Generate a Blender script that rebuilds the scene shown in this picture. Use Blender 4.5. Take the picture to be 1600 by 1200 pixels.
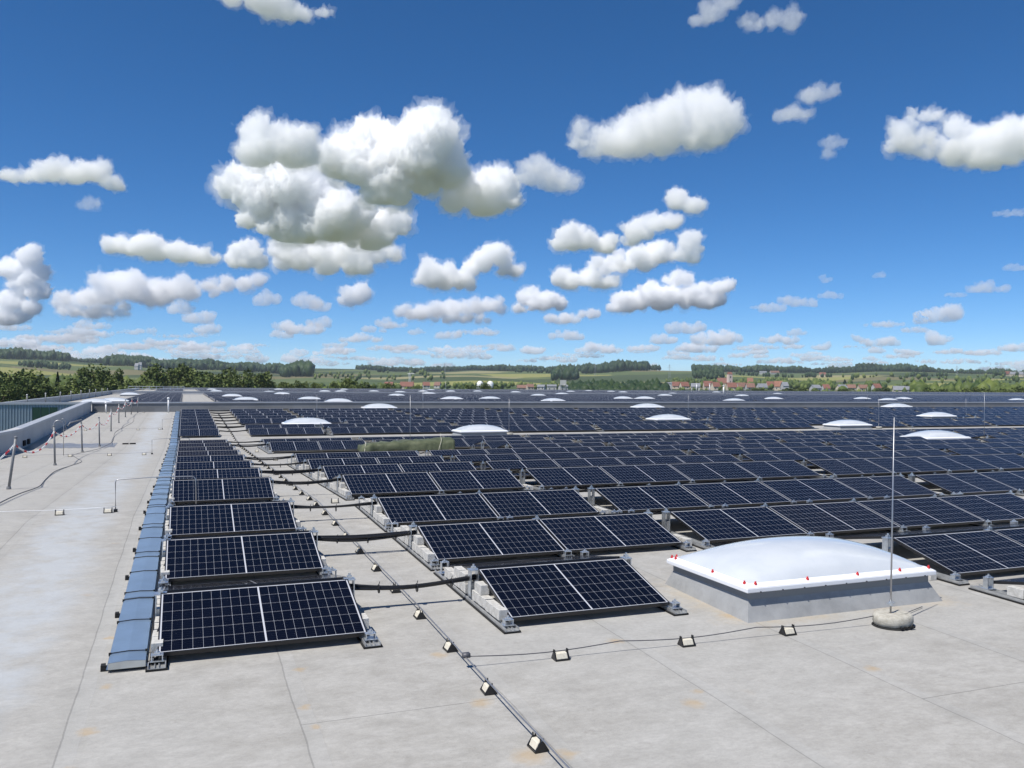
import bpy, bmesh, math, random
import numpy as np
from mathutils import Matrix, Vector
for o in list(bpy.data.objects): bpy.data.objects.remove(o)
sc = bpy.context.scene
COL = sc.collection
# ------------------------------------------------------------------ camera, sky, sun, exposure
YAW = math.radians(20.888); FPX = 1341.7
cd = bpy.data.cameras.new('camera'); cam = bpy.data.objects.new('camera', cd); COL.objects.link(cam); sc.camera = cam
cd.sensor_width = 36; cd.lens = FPX/1600*36; cd.clip_start = .05; cd.clip_end = 200000
cam.matrix_world = Matrix.Rotation(-YAW, 4, 'Z') @ Matrix.Rotation(math.pi/2, 4, 'X') @ Matrix.Rotation(.00468, 4, 'Z')
SUN = Vector((-.46, -.19, .90)).normalized()
w = bpy.data.worlds.new('World'); sc.world = w; w.use_nodes = True
nt = w.node_tree; bg = nt.nodes['Background']
sk = nt.nodes.new('ShaderNodeTexSky'); sk.sky_type = 'NISHITA'; sk.sun_disc = False
sk.sun_elevation = math.asin(SUN.z); sk.sun_rotation = math.atan2(SUN.x, SUN.y)
sk.altitude = 4500; sk.air_density = 1.0; sk.dust_density = 0.9; sk.ozone_density = 5.0
hs = nt.nodes.new('ShaderNodeHueSaturation'); hs.inputs['Saturation'].default_value = 1.22
nt.links.new(sk.outputs[0], hs.inputs['Color']); nt.links.new(hs.outputs[0], bg.inputs[0]); bg.inputs[1].default_value = .098
sl = bpy.data.lights.new('sun', 'SUN'); sl.energy = 4.2; sl.angle = math.radians(.5); sl.color = (1, .955, .89)
so = bpy.data.objects.new('sun', sl); COL.objects.link(so); so.rotation_euler = SUN.to_track_quat('Z', 'Y').to_euler()
sc.view_settings.view_transform = 'Standard'; sc.view_settings.look = 'None'; sc.view_settings.gamma = 1
sc.view_settings.exposure = 0.42
sc.cycles.volume_bounces = 32; sc.cycles.max_bounces = 34; sc.cycles.transparent_max_bounces = 16
sc.cycles.diffuse_bounces = 3; sc.cycles.glossy_bounces = 3
RGT = np.array([math.cos(YAW), -math.sin(YAW), 0]); FWD = np.array([math.sin(YAW), math.cos(YAW), 0])
random.seed(4); RNG = np.random.default_rng(11)

# ------------------------------------------------------------------ helpers
class MB:
    def __init__(s): s.v = []; s.f = []; s.m = []; s.uv = {}
    def quad(s, pts, mi=0, uv=None):
        n = len(s.v); s.v += [tuple(p) for p in pts]; s.f.append(tuple(range(n, n+len(pts)))); s.m.append(mi)
        if uv: s.uv[len(s.f)-1] = uv
    def box(s, a, b, mi=0, rot=None, org=(0, 0, 0)):
        x0, y0, z0 = a; x1, y1, z1 = b
        c = [(x0,y0,z0),(x1,y0,z0),(x1,y1,z0),(x0,y1,z0),(x0,y0,z1),(x1,y0,z1),(x1,y1,z1),(x0,y1,z1)]
        if rot is not None: c = [tuple(rot @ Vector(p) + Vector(org)) for p in c]
        n = len(s.v); s.v += c
        for f in ((0,3,2,1),(4,5,6,7),(0,1,5,4),(1,2,6,5),(2,3,7,6),(3,0,4,7)): s.f.append(tuple(n+i for i in f)); s.m.append(mi)
    def frustum(s, a, b, c, d, z0, z1, mi=0):   # bottom rect a-b, top rect c-d
        p = [(a[0],a[1],z0),(b[0],a[1],z0),(b[0],b[1],z0),(a[0],b[1],z0),(c[0],c[1],z1),(d[0],c[1],z1),(d[0],d[1],z1),(c[0],d[1],z1)]
        n = len(s.v); s.v += p
        for f in ((0,3,2,1),(4,5,6,7),(0,1,5,4),(1,2,6,5),(2,3,7,6),(3,0,4,7)): s.f.append(tuple(n+i for i in f)); s.m.append(mi)
    def tube(s, pts, r, seg=8, mi=0, caps=True):
        pts = [Vector(p) for p in pts]; rings = []
        up = Vector((0, 0, 1))
        for i, p in enumerate(pts):
            t = (pts[min(i+1, len(pts)-1)] - pts[max(i-1, 0)]).normalized()
            a = t.cross(up)
            if a.length < 1e-3: a = t.cross(Vector((1, 0, 0)))
            a.normalize(); b = a.cross(t).normalized()
            rr = r[i] if hasattr(r, '__len__') else r
            n = len(s.v)
            s.v += [tuple(p + (a*math.cos(k*2*math.pi/seg) + b*math.sin(k*2*math.pi/seg))*rr) for k in range(seg)]
            rings.append(n)
        for q in range(len(rings)-1):
            for k in range(seg):
                k2 = (k+1) % seg; s.f.append((rings[q]+k, rings[q]+k2, rings[q+1]+k2, rings[q+1]+k)); s.m.append(mi)
        if caps:
            s.f.append(tuple(rings[0]+k for k in reversed(range(seg)))); s.m.append(mi)
            s.f.append(tuple(rings[-1]+k for k in range(seg))); s.m.append(mi)
    def lathe(s, prof, seg=24, c=(0, 0, 0), mi=0, sx=1, sy=1):
        rings = []
        for r, z in prof:
            n = len(s.v); s.v += [(c[0]+sx*r*math.cos(k*2*math.pi/seg), c[1]+sy*r*math.sin(k*2*math.pi/seg), c[2]+z) for k in range(seg)]; rings.append(n)
        for q in range(len(rings)-1):
            for k in range(seg):
                k2 = (k+1) % seg; s.f.append((rings[q]+k, rings[q]+k2, rings[q+1]+k2, rings[q+1]+k)); s.m.append(mi)
        s.f.append(tuple(rings[0]+k for k in reversed(range(seg)))); s.m.append(mi)
        s.f.append(tuple(rings[-1]+k for k in range(seg))); s.m.append(mi)
    def mesh(s, name, mats, smooth=False):
        me = bpy.data.meshes.new(name); me.from_pydata(s.v, [], s.f)
        for m in (mats if isinstance(mats, (list, tuple)) else [mats]): me.materials.append(m)
        me.polygons.foreach_set('material_index', s.m)
        if s.uv:
            ul = me.uv_layers.new(name='UVMap')
            for fi, uv in s.uv.items():
                for li, c in zip(me.polygons[fi].loop_indices, uv): ul.data[li].uv = c
        if smooth: me.polygons.foreach_set('use_smooth', [True]*len(me.polygons))
        me.update(); return me
    def build(s, name, mats, parent=None, loc=None, smooth=False):
        return link(name, s.mesh(name, mats, smooth), parent, loc)
def link(name, data, parent=None, loc=None, rot=None):
    o = bpy.data.objects.new(name, data); COL.objects.link(o)
    if parent: o.parent = parent
    if loc is not None: o.location = loc
    if rot is not None: o.rotation_euler = rot
    return o
def tag(o, label=None, cat=None, group=None, kind=None):
    if label: o['label'] = label
    if cat: o['category'] = cat
    if group: o['group'] = group
    if kind: o['kind'] = kind
    return o
def empty(name, loc, label, cat, group=None, rot=None):
    o = link(name, None, None, loc, rot); o.empty_display_size = .1
    return tag(o, label, cat, group)
KIDS = {}
def kids(o):
    return list(o.children)
def copy_tree(o, parent=None, loc=None, rot=None, label=None):
    c = o.copy(); COL.objects.link(c)
    if parent: c.parent = parent
    if loc is not None: c.location = loc
    if rot is not None: c.rotation_euler = rot
    if label: c['label'] = label
    for k in KIDSOF(o): copy_tree(k, c)
    return c
CH = {}
def KIDSOF(o):
    if o.name not in CH: CH[o.name] = list(o.children)
    return CH[o.name]
ORD = ['first','second','third','fourth','fifth','sixth','seventh','eighth','ninth','tenth','eleventh','twelfth','thirteenth','fourteenth','fifteenth','sixteenth','seventeenth','eighteenth','nineteenth','twentieth']
TENS = {20:'twent',30:'thirt',40:'fort',50:'fift',60:'sixt',70:'sevent'}
def od(i):
    if i < 20: return ORD[i]
    n = i+1; t = n//10*10; u = n % 10
    return TENS[t]+'ieth' if u == 0 else TENS[t]+'y-'+ORD[u-1]
def vnoise(P, seed):
    i = np.floor(P).astype(np.int64); f = P-i; u = f*f*f*(f*(f*6-15)+10)
    def h(a, b, c):
        n = (a*73856093) ^ (b*19349663) ^ (c*83492791) ^ (seed*2654435761)
        n = (n ^ (n >> 13))*1274126177; n &= 0x7fffffff; n = n ^ (n >> 16)
        return (n & 0xffff)/32767.5-1
    r = 0
    for dx in (0, 1):
        for dy in (0, 1):
            for dz in (0, 1):
                wg = (u[:,0] if dx else 1-u[:,0])*(u[:,1] if dy else 1-u[:,1])*(u[:,2] if dz else 1-u[:,2])
                r = r + wg*h(i[:,0]+dx, i[:,1]+dy, i[:,2]+dz)
    return r

# ------------------------------------------------------------------ materials
def mat(name, col, rough=.6, metal=0, spec=.5, var=0, scale=4, bump=0, bscale=40, col2=None):
    m = bpy.data.materials.new(name); m.use_nodes = True; t = m.node_tree; p = t.nodes['Principled BSDF']
    p.inputs['Base Color'].default_value = (*col, 1); p.inputs['Roughness'].default_value = rough
    p.inputs['Metallic'].default_value = metal; p.inputs['Specular IOR Level'].default_value = spec
    tc = t.nodes.new('ShaderNodeTexCoord')
    if var or col2:
        n = t.nodes.new('ShaderNodeTexNoise'); n.inputs['Scale'].default_value = scale; n.inputs['Detail'].default_value = 6; n.inputs['Roughness'].default_value = .65
        t.links.new(tc.outputs['Object'], n.inputs['Vector'])
        r = t.nodes.new('ShaderNodeValToRGB'); c2 = col2 or tuple(min(1, c*(1+var)) for c in col); c1 = col if col2 else tuple(c*(1-var) for c in col)
        r.color_ramp.elements[0].color = (*c1, 1); r.color_ramp.elements[1].color = (*c2, 1)
        r.color_ramp.elements[0].position = .35; r.color_ramp.elements[1].position = .65
        t.links.new(n.outputs[0], r.inputs[0]); t.links.new(r.outputs[0], p.inputs['Base Color'])
    if bump:
        n2 = t.nodes.new('ShaderNodeTexNoise'); n2.inputs['Scale'].default_value = bscale; n2.inputs['Detail'].default_value = 4
        t.links.new(tc.outputs['Object'], n2.inputs['Vector'])
        b = t.nodes.new('ShaderNodeBump'); b.inputs['Strength'].default_value = bump; b.inputs['Distance'].default_value = .01
        t.links.new(n2.outputs[0], b.inputs['Height']); t.links.new(b.outputs[0], p.inputs['Normal'])
    return m
class NT:   # tiny node-building helper
    def __init__(s, m): s.t = m.node_tree
    def n(s, ty, **k):
        x = s.t.nodes.new(ty)
        for a, b in k.items(): setattr(x, a, b)
        return x
    def put(s, x, i):
        if isinstance(x, (int, float)): i.default_value = x
        elif isinstance(x, tuple): i.default_value = x
        else: s.t.links.new(x, i)
    def ma(s, op, a, b=0., c=None):
        x = s.n('ShaderNodeMath', operation=op); s.put(a, x.inputs[0]); s.put(b, x.inputs[1])
        if c is not None: s.put(c, x.inputs[2])
        return x.outputs[0]
    def mix(s, f, a, b):
        x = s.n('ShaderNodeMix', data_type='RGBA'); s.put(f, x.inputs[0]); s.put(a, x.inputs[6]); s.put(b, x.inputs[7]); return x.outputs[2]
    def noise(s, v, sc_, det=5, rough=.6):
        x = s.n('ShaderNodeTexNoise'); s.put(v, x.inputs['Vector']); x.inputs['Scale'].default_value = sc_; x.inputs['Detail'].default_value = det; x.inputs['Roughness'].default_value = rough; return x.outputs[0]
    def rng(s, v, a, b, c=0., d=1.):
        x = s.n('ShaderNodeMapRange'); s.put(v, x.inputs[0]); x.inputs[1].default_value = a; x.inputs[2].default_value = b; x.inputs[3].default_value = c; x.inputs[4].default_value = d; return x.outputs[0]
PW, PD = 1.755, 1.038
def cell_material():
    m = bpy.data.materials.new('solar_cells'); m.use_nodes = True; N = NT(m); p = m.node_tree.nodes['Principled BSDF']
    uv = N.n('ShaderNodeUVMap').outputs[0]; sp = N.n('ShaderNodeSeparateXYZ'); N.put(uv, sp.inputs[0]); u, v = sp.outputs[0], sp.outputs[1]
    du = N.ma('ABSOLUTE', N.ma('SUBTRACT', u, PW/2))           # distance from the centre bar
    pu = (PW/2-.024-.007)/10; pv = (PD-.046)/6
    cu = N.ma('DIVIDE', N.ma('SUBTRACT', du, .007), pu); cv = N.ma('DIVIDE', N.ma('SUBTRACT', v, .023), pv)
    fu = N.ma('ABSOLUTE', N.ma('SUBTRACT', N.ma('FRACT', cu), .5)); fv = N.ma('ABSOLUTE', N.ma('SUBTRACT', N.ma('FRACT', cv), .5))
    eu = N.ma('MULTIPLY', N.ma('SUBTRACT', .5, fu), pu); ev = N.ma('MULTIPLY', N.ma('SUBTRACT', .5, fv), pv)
    line = N.ma('MAXIMUM', N.ma('LESS_THAN', eu, .0011), N.ma('LESS_THAN', ev, .0013))
    line = N.ma('MAXIMUM', line, N.ma('LESS_THAN', N.ma('ADD', eu, ev), .0065))     # clipped cell corners
    bar = N.ma('LESS_THAN', du, .0072)
    edge = N.ma('MAXIMUM', N.ma('GREATER_THAN', cu, 10.), N.ma('MAXIMUM', N.ma('LESS_THAN', cv, 0.), N.ma('GREATER_THAN', cv, 6.)))
    bar = N.ma('MAXIMUM', bar, edge)
    frame = N.ma('MAXIMUM', N.ma('GREATER_THAN', du, PW/2-.011), N.ma('GREATER_THAN', N.ma('ABSOLUTE', N.ma('SUBTRACT', v, PD/2)), PD/2-.011))
    # busbars, very faint
    bus = N.ma('LESS_THAN', N.ma('ABSOLUTE', N.ma('SUBTRACT', N.ma('FRACT', N.ma('MULTIPLY', cv, 5.)), .5)), .035)
    wn = N.n('ShaderNodeTexWhiteNoise', noise_dimensions='2D'); cb = N.n('ShaderNodeCombineXYZ')
    N.put(N.ma('FLOOR', cv), cb.inputs[1]); N.put(N.ma('FLOOR', N.ma('DIVIDE', u, pu)), cb.inputs[0]); N.put(cb.outputs[0], wn.inputs['Vector'])
    oi = N.n('ShaderNodeObjectInfo')
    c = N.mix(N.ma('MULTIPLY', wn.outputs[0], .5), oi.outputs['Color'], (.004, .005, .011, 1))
    c = N.mix(N.ma('MULTIPLY', bus, .05), c, (.25, .26, .3, 1))
    c = N.mix(line, c, (.31, .32, .35, 1)); c = N.mix(bar, c, (.48, .49, .52, 1)); c = N.mix(frame, c, (.012, .012, .013, 1))
    N.put(c, p.inputs['Base Color']); p.inputs['Roughness'].default_value = .09; p.inputs['IOR'].default_value = 1.38; p.inputs['Specular IOR Level'].default_value = .26
    geo = N.n('ShaderNodeNewGeometry')
    ns = N.noise(geo.outputs['Position'], 3., 3)
    N.put(N.rng(ns, .3, .75, .06, .16), p.inputs['Roughness'])
    return m
def roof_material():
    m = bpy.data.materials.new('roof_membrane'); m.use_nodes = True; N = NT(m); p = m.node_tree.nodes['Principled BSDF']
    geo = N.n('ShaderNodeNewGeometry').outputs['Position']; sp = N.n('ShaderNodeSeparateXYZ'); N.put(geo, sp.inputs[0]); x, y = sp.outputs[0], sp.outputs[1]
    st = N.n('ShaderNodeMapping'); N.put(geo, st.inputs[0]); st.inputs['Scale'].default_value = (.95, 1.5, 1)
    big = N.noise(geo, .35, 3, .5); mid = N.noise(st.outputs[0], 3.1, 10, .70); fine = N.noise(st.outputs[0], 19., 7, .78); speck = N.noise(geo, 120., 2, .6)
    c = N.mix(N.rng(mid, .36, .64), (.318, .304, .275, 1), (.412, .400, .373, 1))
    c = N.mix(N.ma('MULTIPLY', N.rng(big, .42, .66), .55), c, (.40, .395, .375, 1))
    c = N.mix(N.ma('MULTIPLY', N.rng(fine, .38, .70), .42), c, (.20, .195, .18, 1))
    c = N.mix(N.ma('MULTIPLY', N.rng(speck, .5, .85), .3), c, (.5, .5, .48, 1))
    # welded seams of the membrane sheets, every 1.52 m, slightly wandering
    wob = N.ma('MULTIPLY', N.ma('SUBTRACT', N.noise(geo, .9, 4), .5), .05)
    ph = N.ma('ADD', N.ma('DIVIDE', N.ma('ADD', x, wob), 1.52), 100.494)
    fr = N.ma('FRACT', ph); d = N.ma('MULTIPLY', N.ma('SUBTRACT', .5, N.ma('ABSOLUTE', N.ma('SUBTRACT', fr, .5))), 1.52)
    seam = N.ma('LESS_THAN', d, .006); lap = N.ma('LESS_THAN', fr, .075)
    wet = N.rng(N.noise(geo, 1.1, 5, .7), .38, .62)
    c = N.mix(N.ma('MULTIPLY', lap, .12), c, (.45, .46, .46, 1))
    c = N.mix(N.ma('MULTIPLY', N.rng(d, .16, .0), N.ma('MULTIPLY', wet, .32)), c, (.215, .21, .19, 1))
    c = N.mix(N.ma('MULTIPLY', seam, .38), c, (.10, .10, .095, 1))
    # cross joints of the sheets
    cj = N.ma('FRACT', N.ma('ADD', N.ma('DIVIDE', y, 9.7), N.ma('MULTIPLY', N.ma('FLOOR', ph), .37)))
    c = N.mix(N.ma('MULTIPLY', N.ma('LESS_THAN', cj, .0012), .5), c, (.12, .12, .11, 1))
    # rust coloured spots along the seams
    vo = N.n('ShaderNodeTexVoronoi'); N.put(geo, vo.inputs['Vector']); vo.inputs['Scale'].default_value = 1.15
    vs = N.n('ShaderNodeSeparateColor'); N.put(vo.outputs['Color'], vs.inputs[0])
    sp_ = N.ma('MULTIPLY', N.rng(N.ma('ADD', vo.outputs['Distance'], N.ma('MULTIPLY', N.noise(geo, 9., 4), .12)), .16, .06), N.ma('GREATER_THAN', vs.outputs[0], .5))
    sp_ = N.ma('MULTIPLY', sp_, N.rng(d, .42, .12))
    # dried run-off around the skylight kerb and scattered dirt patches
    ddx = N.ma('MAXIMUM', N.ma('SUBTRACT', N.ma('ABSOLUTE', N.ma('SUBTRACT', x, 6.5)), 1.25), 0.); ddy = N.ma('MAXIMUM', N.ma('SUBTRACT', N.ma('ABSOLUTE', N.ma('SUBTRACT', y, 7.93)), .78), 0.)
    run = N.rng(N.ma('ADD', N.ma('SQRT', N.ma('ADD', N.ma('MULTIPLY', ddx, ddx), N.ma('MULTIPLY', ddy, ddy))), N.ma('MULTIPLY', N.noise(geo, 2.3, 7, .75), 1.7)), 1.05, .72)
    c = N.mix(N.ma('MULTIPLY', run, .34), c, (.40, .30, .17, 1))
    dirt = N.rng(N.noise(geo, 5.5, 9, .72), .60, .70)
    c = N.mix(N.ma('MULTIPLY', dirt, .30), c, (.17, .155, .13, 1))
    c = N.mix(N.ma('MULTIPLY', sp_, .5), c, (.42, .27, .12, 1))
    for (sx_, sy_, sr_) in ((.90,7.22,.05),(.83,6.42,.05),(.86,6.05,.04),(-.60,6.47,.07),(-.56,7.32,.05),(-.68,5.9,.06),(-.62,8.6,.05),(3.60,5.55,.09),(3.74,5.75,.05),(2.08,6.08,.09),(2.08,7.2,.08),(2.1,5.15,.12),(2.34,5.1,.07),(3.72,7.05,.08),(5.45,5.7,.07),(5.2,7.4,.10)):
        ax, ay = N.ma('SUBTRACT', x, sx_), N.ma('SUBTRACT', y, sy_)
        dd_ = N.ma('ADD', N.ma('SQRT', N.ma('ADD', N.ma('MULTIPLY', ax, ax), N.ma('MULTIPLY', ay, ay))), N.ma('MULTIPLY', N.ma('SUBTRACT', N.noise(geo, 14., 4), .5), .14))
        c = N.mix(N.ma('MULTIPLY', N.rng(dd_, sr_*1.25, sr_*.3), .55), c, (.40, .29, .16, 1))
    # shallow water stain ground tone in the valley
    N.put(c, p.inputs['Base Color'])
    # bluish lane left of the tray, sky reflection on smooth film painted in
    lane = N.ma('MULTIPLY', N.rng(N.ma('ABSOLUTE', N.ma('ADD', N.ma('ADD', x, 1.55), N.ma('MULTIPLY', N.ma('SUBTRACT', N.noise(geo, .6, 5, .7), .5), 1.1))), .55, .2), N.rng(N.noise(geo, 2.5, 6, .7), .3, .55))
    c2 = N.mix(N.ma('MULTIPLY', lane, .55), c, (.42, .455, .49, 1)); N.put(c2, p.inputs['Base Color'])
    N.put(N.rng(mid, .3, .7, .62, .85), p.inputs['Roughness']); p.inputs['Specular IOR Level'].default_value = .35
    b = N.n('ShaderNodeBump'); b.inputs['Strength'].default_value = .5; b.inputs['Distance'].default_value = .012
    hgt = N.ma('ADD', N.ma('MULTIPLY', fine, .35), N.ma('ADD', N.ma('MULTIPLY', lap, .35), N.ma('MULTIPLY', mid, .9)))
    N.put(hgt, b.inputs['Height']); N.put(b.outputs[0], p.inputs['Normal'])
    return m
M = {}
M['cells'] = cell_material(); M['roof'] = roof_material()
M['frame'] = mat('black_anodised_frame', (.014, .014, .016), .35, 0, .5)
M['zinc'] = mat('zinc_bracket', (.62, .66, .70), .32, .85, .5, var=.12, scale=30)
M['alu'] = mat('aluminium_rail', (.52, .53, .53), .42, .7, .5, var=.15, scale=12)
M['rubber'] = mat('black_rubber', (.018, .018, .018), .8, 0, .3)
M['plastic'] = mat('black_plastic', (.013, .013, .014), .4)
M['concrete'] = mat('ballast_concrete', (.43, .42, .39), .9, 0, .2, col2=(.62, .61, .58), scale=14, bump=.6, bscale=90)
M['cream'] = mat('holder_concrete', (.62, .58, .48), .85, 0, .25, var=.1, scale=40, bump=.3, bscale=120)
M['base_conc'] = mat('weathered_concrete', (.34, .32, .27), .9, 0, .2, col2=(.50, .48, .42), scale=22, bump=.7, bscale=110)
M['tray'] = mat('galvanised_tray', (.37, .49, .61), .42, .75, .5, var=.10, scale=1.6)
M['tray_end'] = mat('galvanised_end', (.56, .60, .62), .3, .9, .5, var=.08, scale=8)
M['cable'] = mat('black_cable', (.010, .010, .011), .42)
M['wire'] = mat('aluminium_wire', (.42, .42, .43), .4, .8)
M['darkwire'] = mat('grey_wire', (.10, .10, .11), .5, .2)
M['dome'] = None
M['flange'] = mat('white_flange', (.80, .81, .83), .35, 0, .5, var=.03, scale=3)
M['curb'] = mat('curb_membrane', (.25, .255, .255), .5, 0, .4, col2=(.34, .345, .345), scale=3, bump=.8, bscale=6)
M['shadeband'] = mat('shade_band', (.20, .215, .23), .5, .2)
M['red'] = mat('red_clip', (.62, .03, .035), .4)
M['parapet'] = mat('parapet_sheet', (.40, .405, .41), .7, 0, .4, col2=(.47, .475, .48), scale=.7, bump=.35, bscale=3)
M['darkwall'] = mat('dark_wall_sheet', (.17, .175, .18), .7, 0, .3, col2=(.22, .225, .23), scale=.7)
M['coping'] = mat('coping_metal', (.40, .42, .45), .5, .25, .5, var=.06, scale=1.5)
M['clad'] = mat('corrugated_cladding', (.27, .33, .38), .4, .3, .5, var=.06, scale=.8)
M['cladgreen'] = mat('green_panel', (.018, .05, .03), .35)
M['pole'] = mat('grey_pipe', (.20, .205, .21), .5, 0, .5, var=.08, scale=10)
M['white'] = mat('white_plastic', (.78, .78, .77), .45)
M['redplastic'] = mat('red_plastic', (.55, .025, .03), .45)
M['tarp'] = mat('olive_tarpaulin', (.058, .070, .036), .6, 0, .4, col2=(.105, .12, .066), scale=2.5, bump=.8, bscale=6)
M['wood'] = mat('pallet_wood', (.28, .2, .12), .8, var=.2, scale=6)
M['water'] = mat('puddle_water', (.20, .19, .18), .28, 0, .4, var=.25, scale=1.2)
M['bark'] = mat('bark', (.10, .075, .05), .9, var=.2, scale=3)
def leafmat(name, a, b):
    m = bpy.data.materials.new(name); m.use_nodes = True; N = NT(m); p = m.node_tree.nodes['Principled BSDF']
    at = N.n('ShaderNodeAttribute'); at.attribute_name = 'tint'
    oi = N.n('ShaderNodeObjectInfo')
    f = N.ma('ADD', N.ma('MULTIPLY', at.outputs['Fac'], .75), N.ma('MULTIPLY', oi.outputs['Random'], .25))
    N.put(N.mix(f, (*a, 1), (*b, 1)), p.inputs['Base Color']); p.inputs['Roughness'].default_value = .6; p.inputs['Specular IOR Level'].default_value = .25
    return m
M['leaf'] = leafmat('broadleaf_foliage', (.028, .054, .012), (.150, .185, .040))
M['conifer'] = leafmat('conifer_foliage', (.010, .024, .010), (.030, .055, .020))
M['forest'] = leafmat('forest_canopy', (.012, .030, .012), (.040, .068, .022))
M['wall_white'] = mat('white_render', (.48, .47, .45), .8, var=.05, scale=.3)
M['wall_cream'] = mat('cream_render', (.60, .52, .40), .8, var=.05, scale=.3)
M['roof_red'] = mat('red_tiles', (.20, .085, .06), .8, var=.2, scale=.6)
M['roof_orange'] = mat('orange_tiles', (.26, .12, .075), .8, var=.15, scale=.6)
M['roof_brown'] = mat('brown_tiles', (.20, .11, .08), .8, var=.2, scale=.6)
M['roof_grey'] = mat('grey_roofing', (.20, .21, .23), .7, var=.15, scale=.6)
M['window'] = mat('dark_window', (.03, .035, .045), .15)
M['pink'] = mat('pale_pink_render', (.66, .52, .46), .8, var=.05, scale=.3)
M['glasshouse'] = mat('greenhouse_glass', (.42, .50, .56), .3, 0, .5, var=.1, scale=.05)
M['steel'] = mat('painted_steel', (.35, .36, .37), .5, .3)
def dome_material():
    m = bpy.data.materials.new('opal_dome'); m.use_nodes = True; N = NT(m); p = m.node_tree.nodes['Principled BSDF']
    tc = N.n('ShaderNodeTexCoord').outputs['Object']
    c = N.mix(N.rng(N.noise(tc, 2.2, 5), .4, .65), (.56, .59, .62, 1), (.51, .545, .58, 1))
    N.put(c, p.inputs['Base Color']); p.inputs['Roughness'].default_value = .16; p.inputs['IOR'].default_value = 1.49
    p.inputs['Coat Weight'].default_value = .3; p.inputs['Coat Roughness'].default_value = .05
    return m
M['dome'] = dome_material()

# ------------------------------------------------------------------ roof levels
YS = np.array([-60, -8, 15.2, 38.5, 64, 66.3, 66.4, 400]); ZS = np.array([-3.9, -2.72, -2.17, -2.70, -2.12, -2.12, -2.05, -2.05])
def rz(y, x=0): return float(np.interp(y, YS, ZS) - 0.0035*max(0, x-10))
def sheet(name, xs, ys, zf, m, kind='structure'):
    b = MB(); n = len(xs)
    b.v = [(x, y, zf(y, x)) for y in ys for x in xs]
    for j in range(len(ys)-1):
        for i in range(n-1): b.f.append((j*n+i, j*n+i+1, (j+1)*n+i+1, (j+1)*n+i)); b.m.append(0)
    o = b.build(name, m); tag(o, kind=kind); return o
sheet('roof', [-6.1, -2, 2, 6, 10, 200], [-8, 4, 12, 15.2, 20, 30, 38.5, 45, 55, 64, 66.3], rz, M['roof'])
sheet('roof', [-11.5, 10, 260], [66.3, 110, 158], lambda y, x: rz(80, x), M['roof'])
sheet('roof', [-11.5, 10, 420], [158, 210, 262], lambda y, x: rz(80, x), M['roof'])
b = MB()
for (x0, x1, y0, y1) in ((-5.9, -4.4, 39.1, 41.3), (-4.4, -2.7, 39.0, 40.9)):
    n = 14; top = []; bot = []
    for i in range(n+1):
        x = x0+(x1-x0)*i/n; k = .22*math.sin(i*1.7+x0)
        top.append((x, y1+k*.6, 0)); bot.append((x, y0-k*.5, 0))
    for i in range(n): b.quad([(q[0], q[1], rz(q[1], q[0])+.004) for q in (bot[i], bot[i+1], top[i+1], top[i])])
tag(b.build('puddle', M['water']), 'shallow dark puddle on the grey roof beside the red and white chain', 'puddle', kind='structure')

# ------------------------------------------------------------------ parapets and building walls
def wall_run(name, p0, p1, th, ztop0, ztop1, zbot0, zbot1, label, mw='parapet', cop=.05, side=1, cat='parapet', pieces=3.0):
    """wall from p0 to p1 (its inner face), thickness th to the given side, with a folded metal coping"""
    r = empty(name, (0, 0, 0), label, cat)
    d = Vector((p1[0]-p0[0], p1[1]-p0[1], 0)); L = d.length; d.normalize(); nrm = Vector((-d.y, d.x, 0))*side*th
    def pt(t, off, z): return (p0[0]+d.x*t+nrm.x*off, p0[1]+d.y*t+nrm.y*off, z)
    n = max(1, int(L/6)); b = MB()
    for i in range(n):
        a, c = L*i/n, L*(i+1)/n
        za, zc = [ztop0+(ztop1-ztop0)*q/L - cop for q in (a, c)]; ba, bc = [zbot0+(zbot1-zbot0)*q/L for q in (a, c)]
        b.quad([pt(a,0,ba), pt(c,0,bc), pt(c,0,zc), pt(a,0,za)]); b.quad([pt(c,1,bc), pt(a,1,ba), pt(a,1,za), pt(c,1,zc)])
        b.quad([pt(a,0,za), pt(c,0,zc), pt(c,1,zc), pt(a,1,za)])
    b.quad([pt(0,1,zbot0), pt(0,0,zbot0), pt(0,0,ztop0-cop), pt(0,1,ztop0-cop)]); b.quad([pt(L,0,zbot1), pt(L,1,zbot1), pt(L,1,ztop1-cop), pt(L,0,ztop1-cop)])
    b.build('wall_face', M[mw], r)
    b = MB(); n = max(1, int(L/pieces))
    for i in range(n):
        a, c = L*i/n+.004, L*(i+1)/n-.004
        za, zc = [ztop0+(ztop1-ztop0)*q/L for q in (a, c)]
        e = .04/th
        A = [pt(a,-e,za-.10), pt(c,-e,zc-.10), pt(c,-e,zc), pt(a,-e,za), pt(c,1+e,zc-.02), pt(a,1+e,za-.02), pt(c,1+e,zc-.12), pt(a,1+e,za-.12)]
        k = len(b.v); b.v += A
        for f in ((0,1,2,3),(3,2,4,5),(5,4,6,7),(0,3,5,7),(1,6,4,2)): b.f.append(tuple(k+q for q in f)); b.m.append(0)
    b.build('coping', M['coping'], r)
    return r
wl = wall_run('parapet_wall', (-6.05, -8), (-6.05, 66.2), .34, rz(-8)+.78, rz(64)+.78, -14, -14, 'long low grey parapet with metal coping along the left roof edge', side=1)
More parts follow.
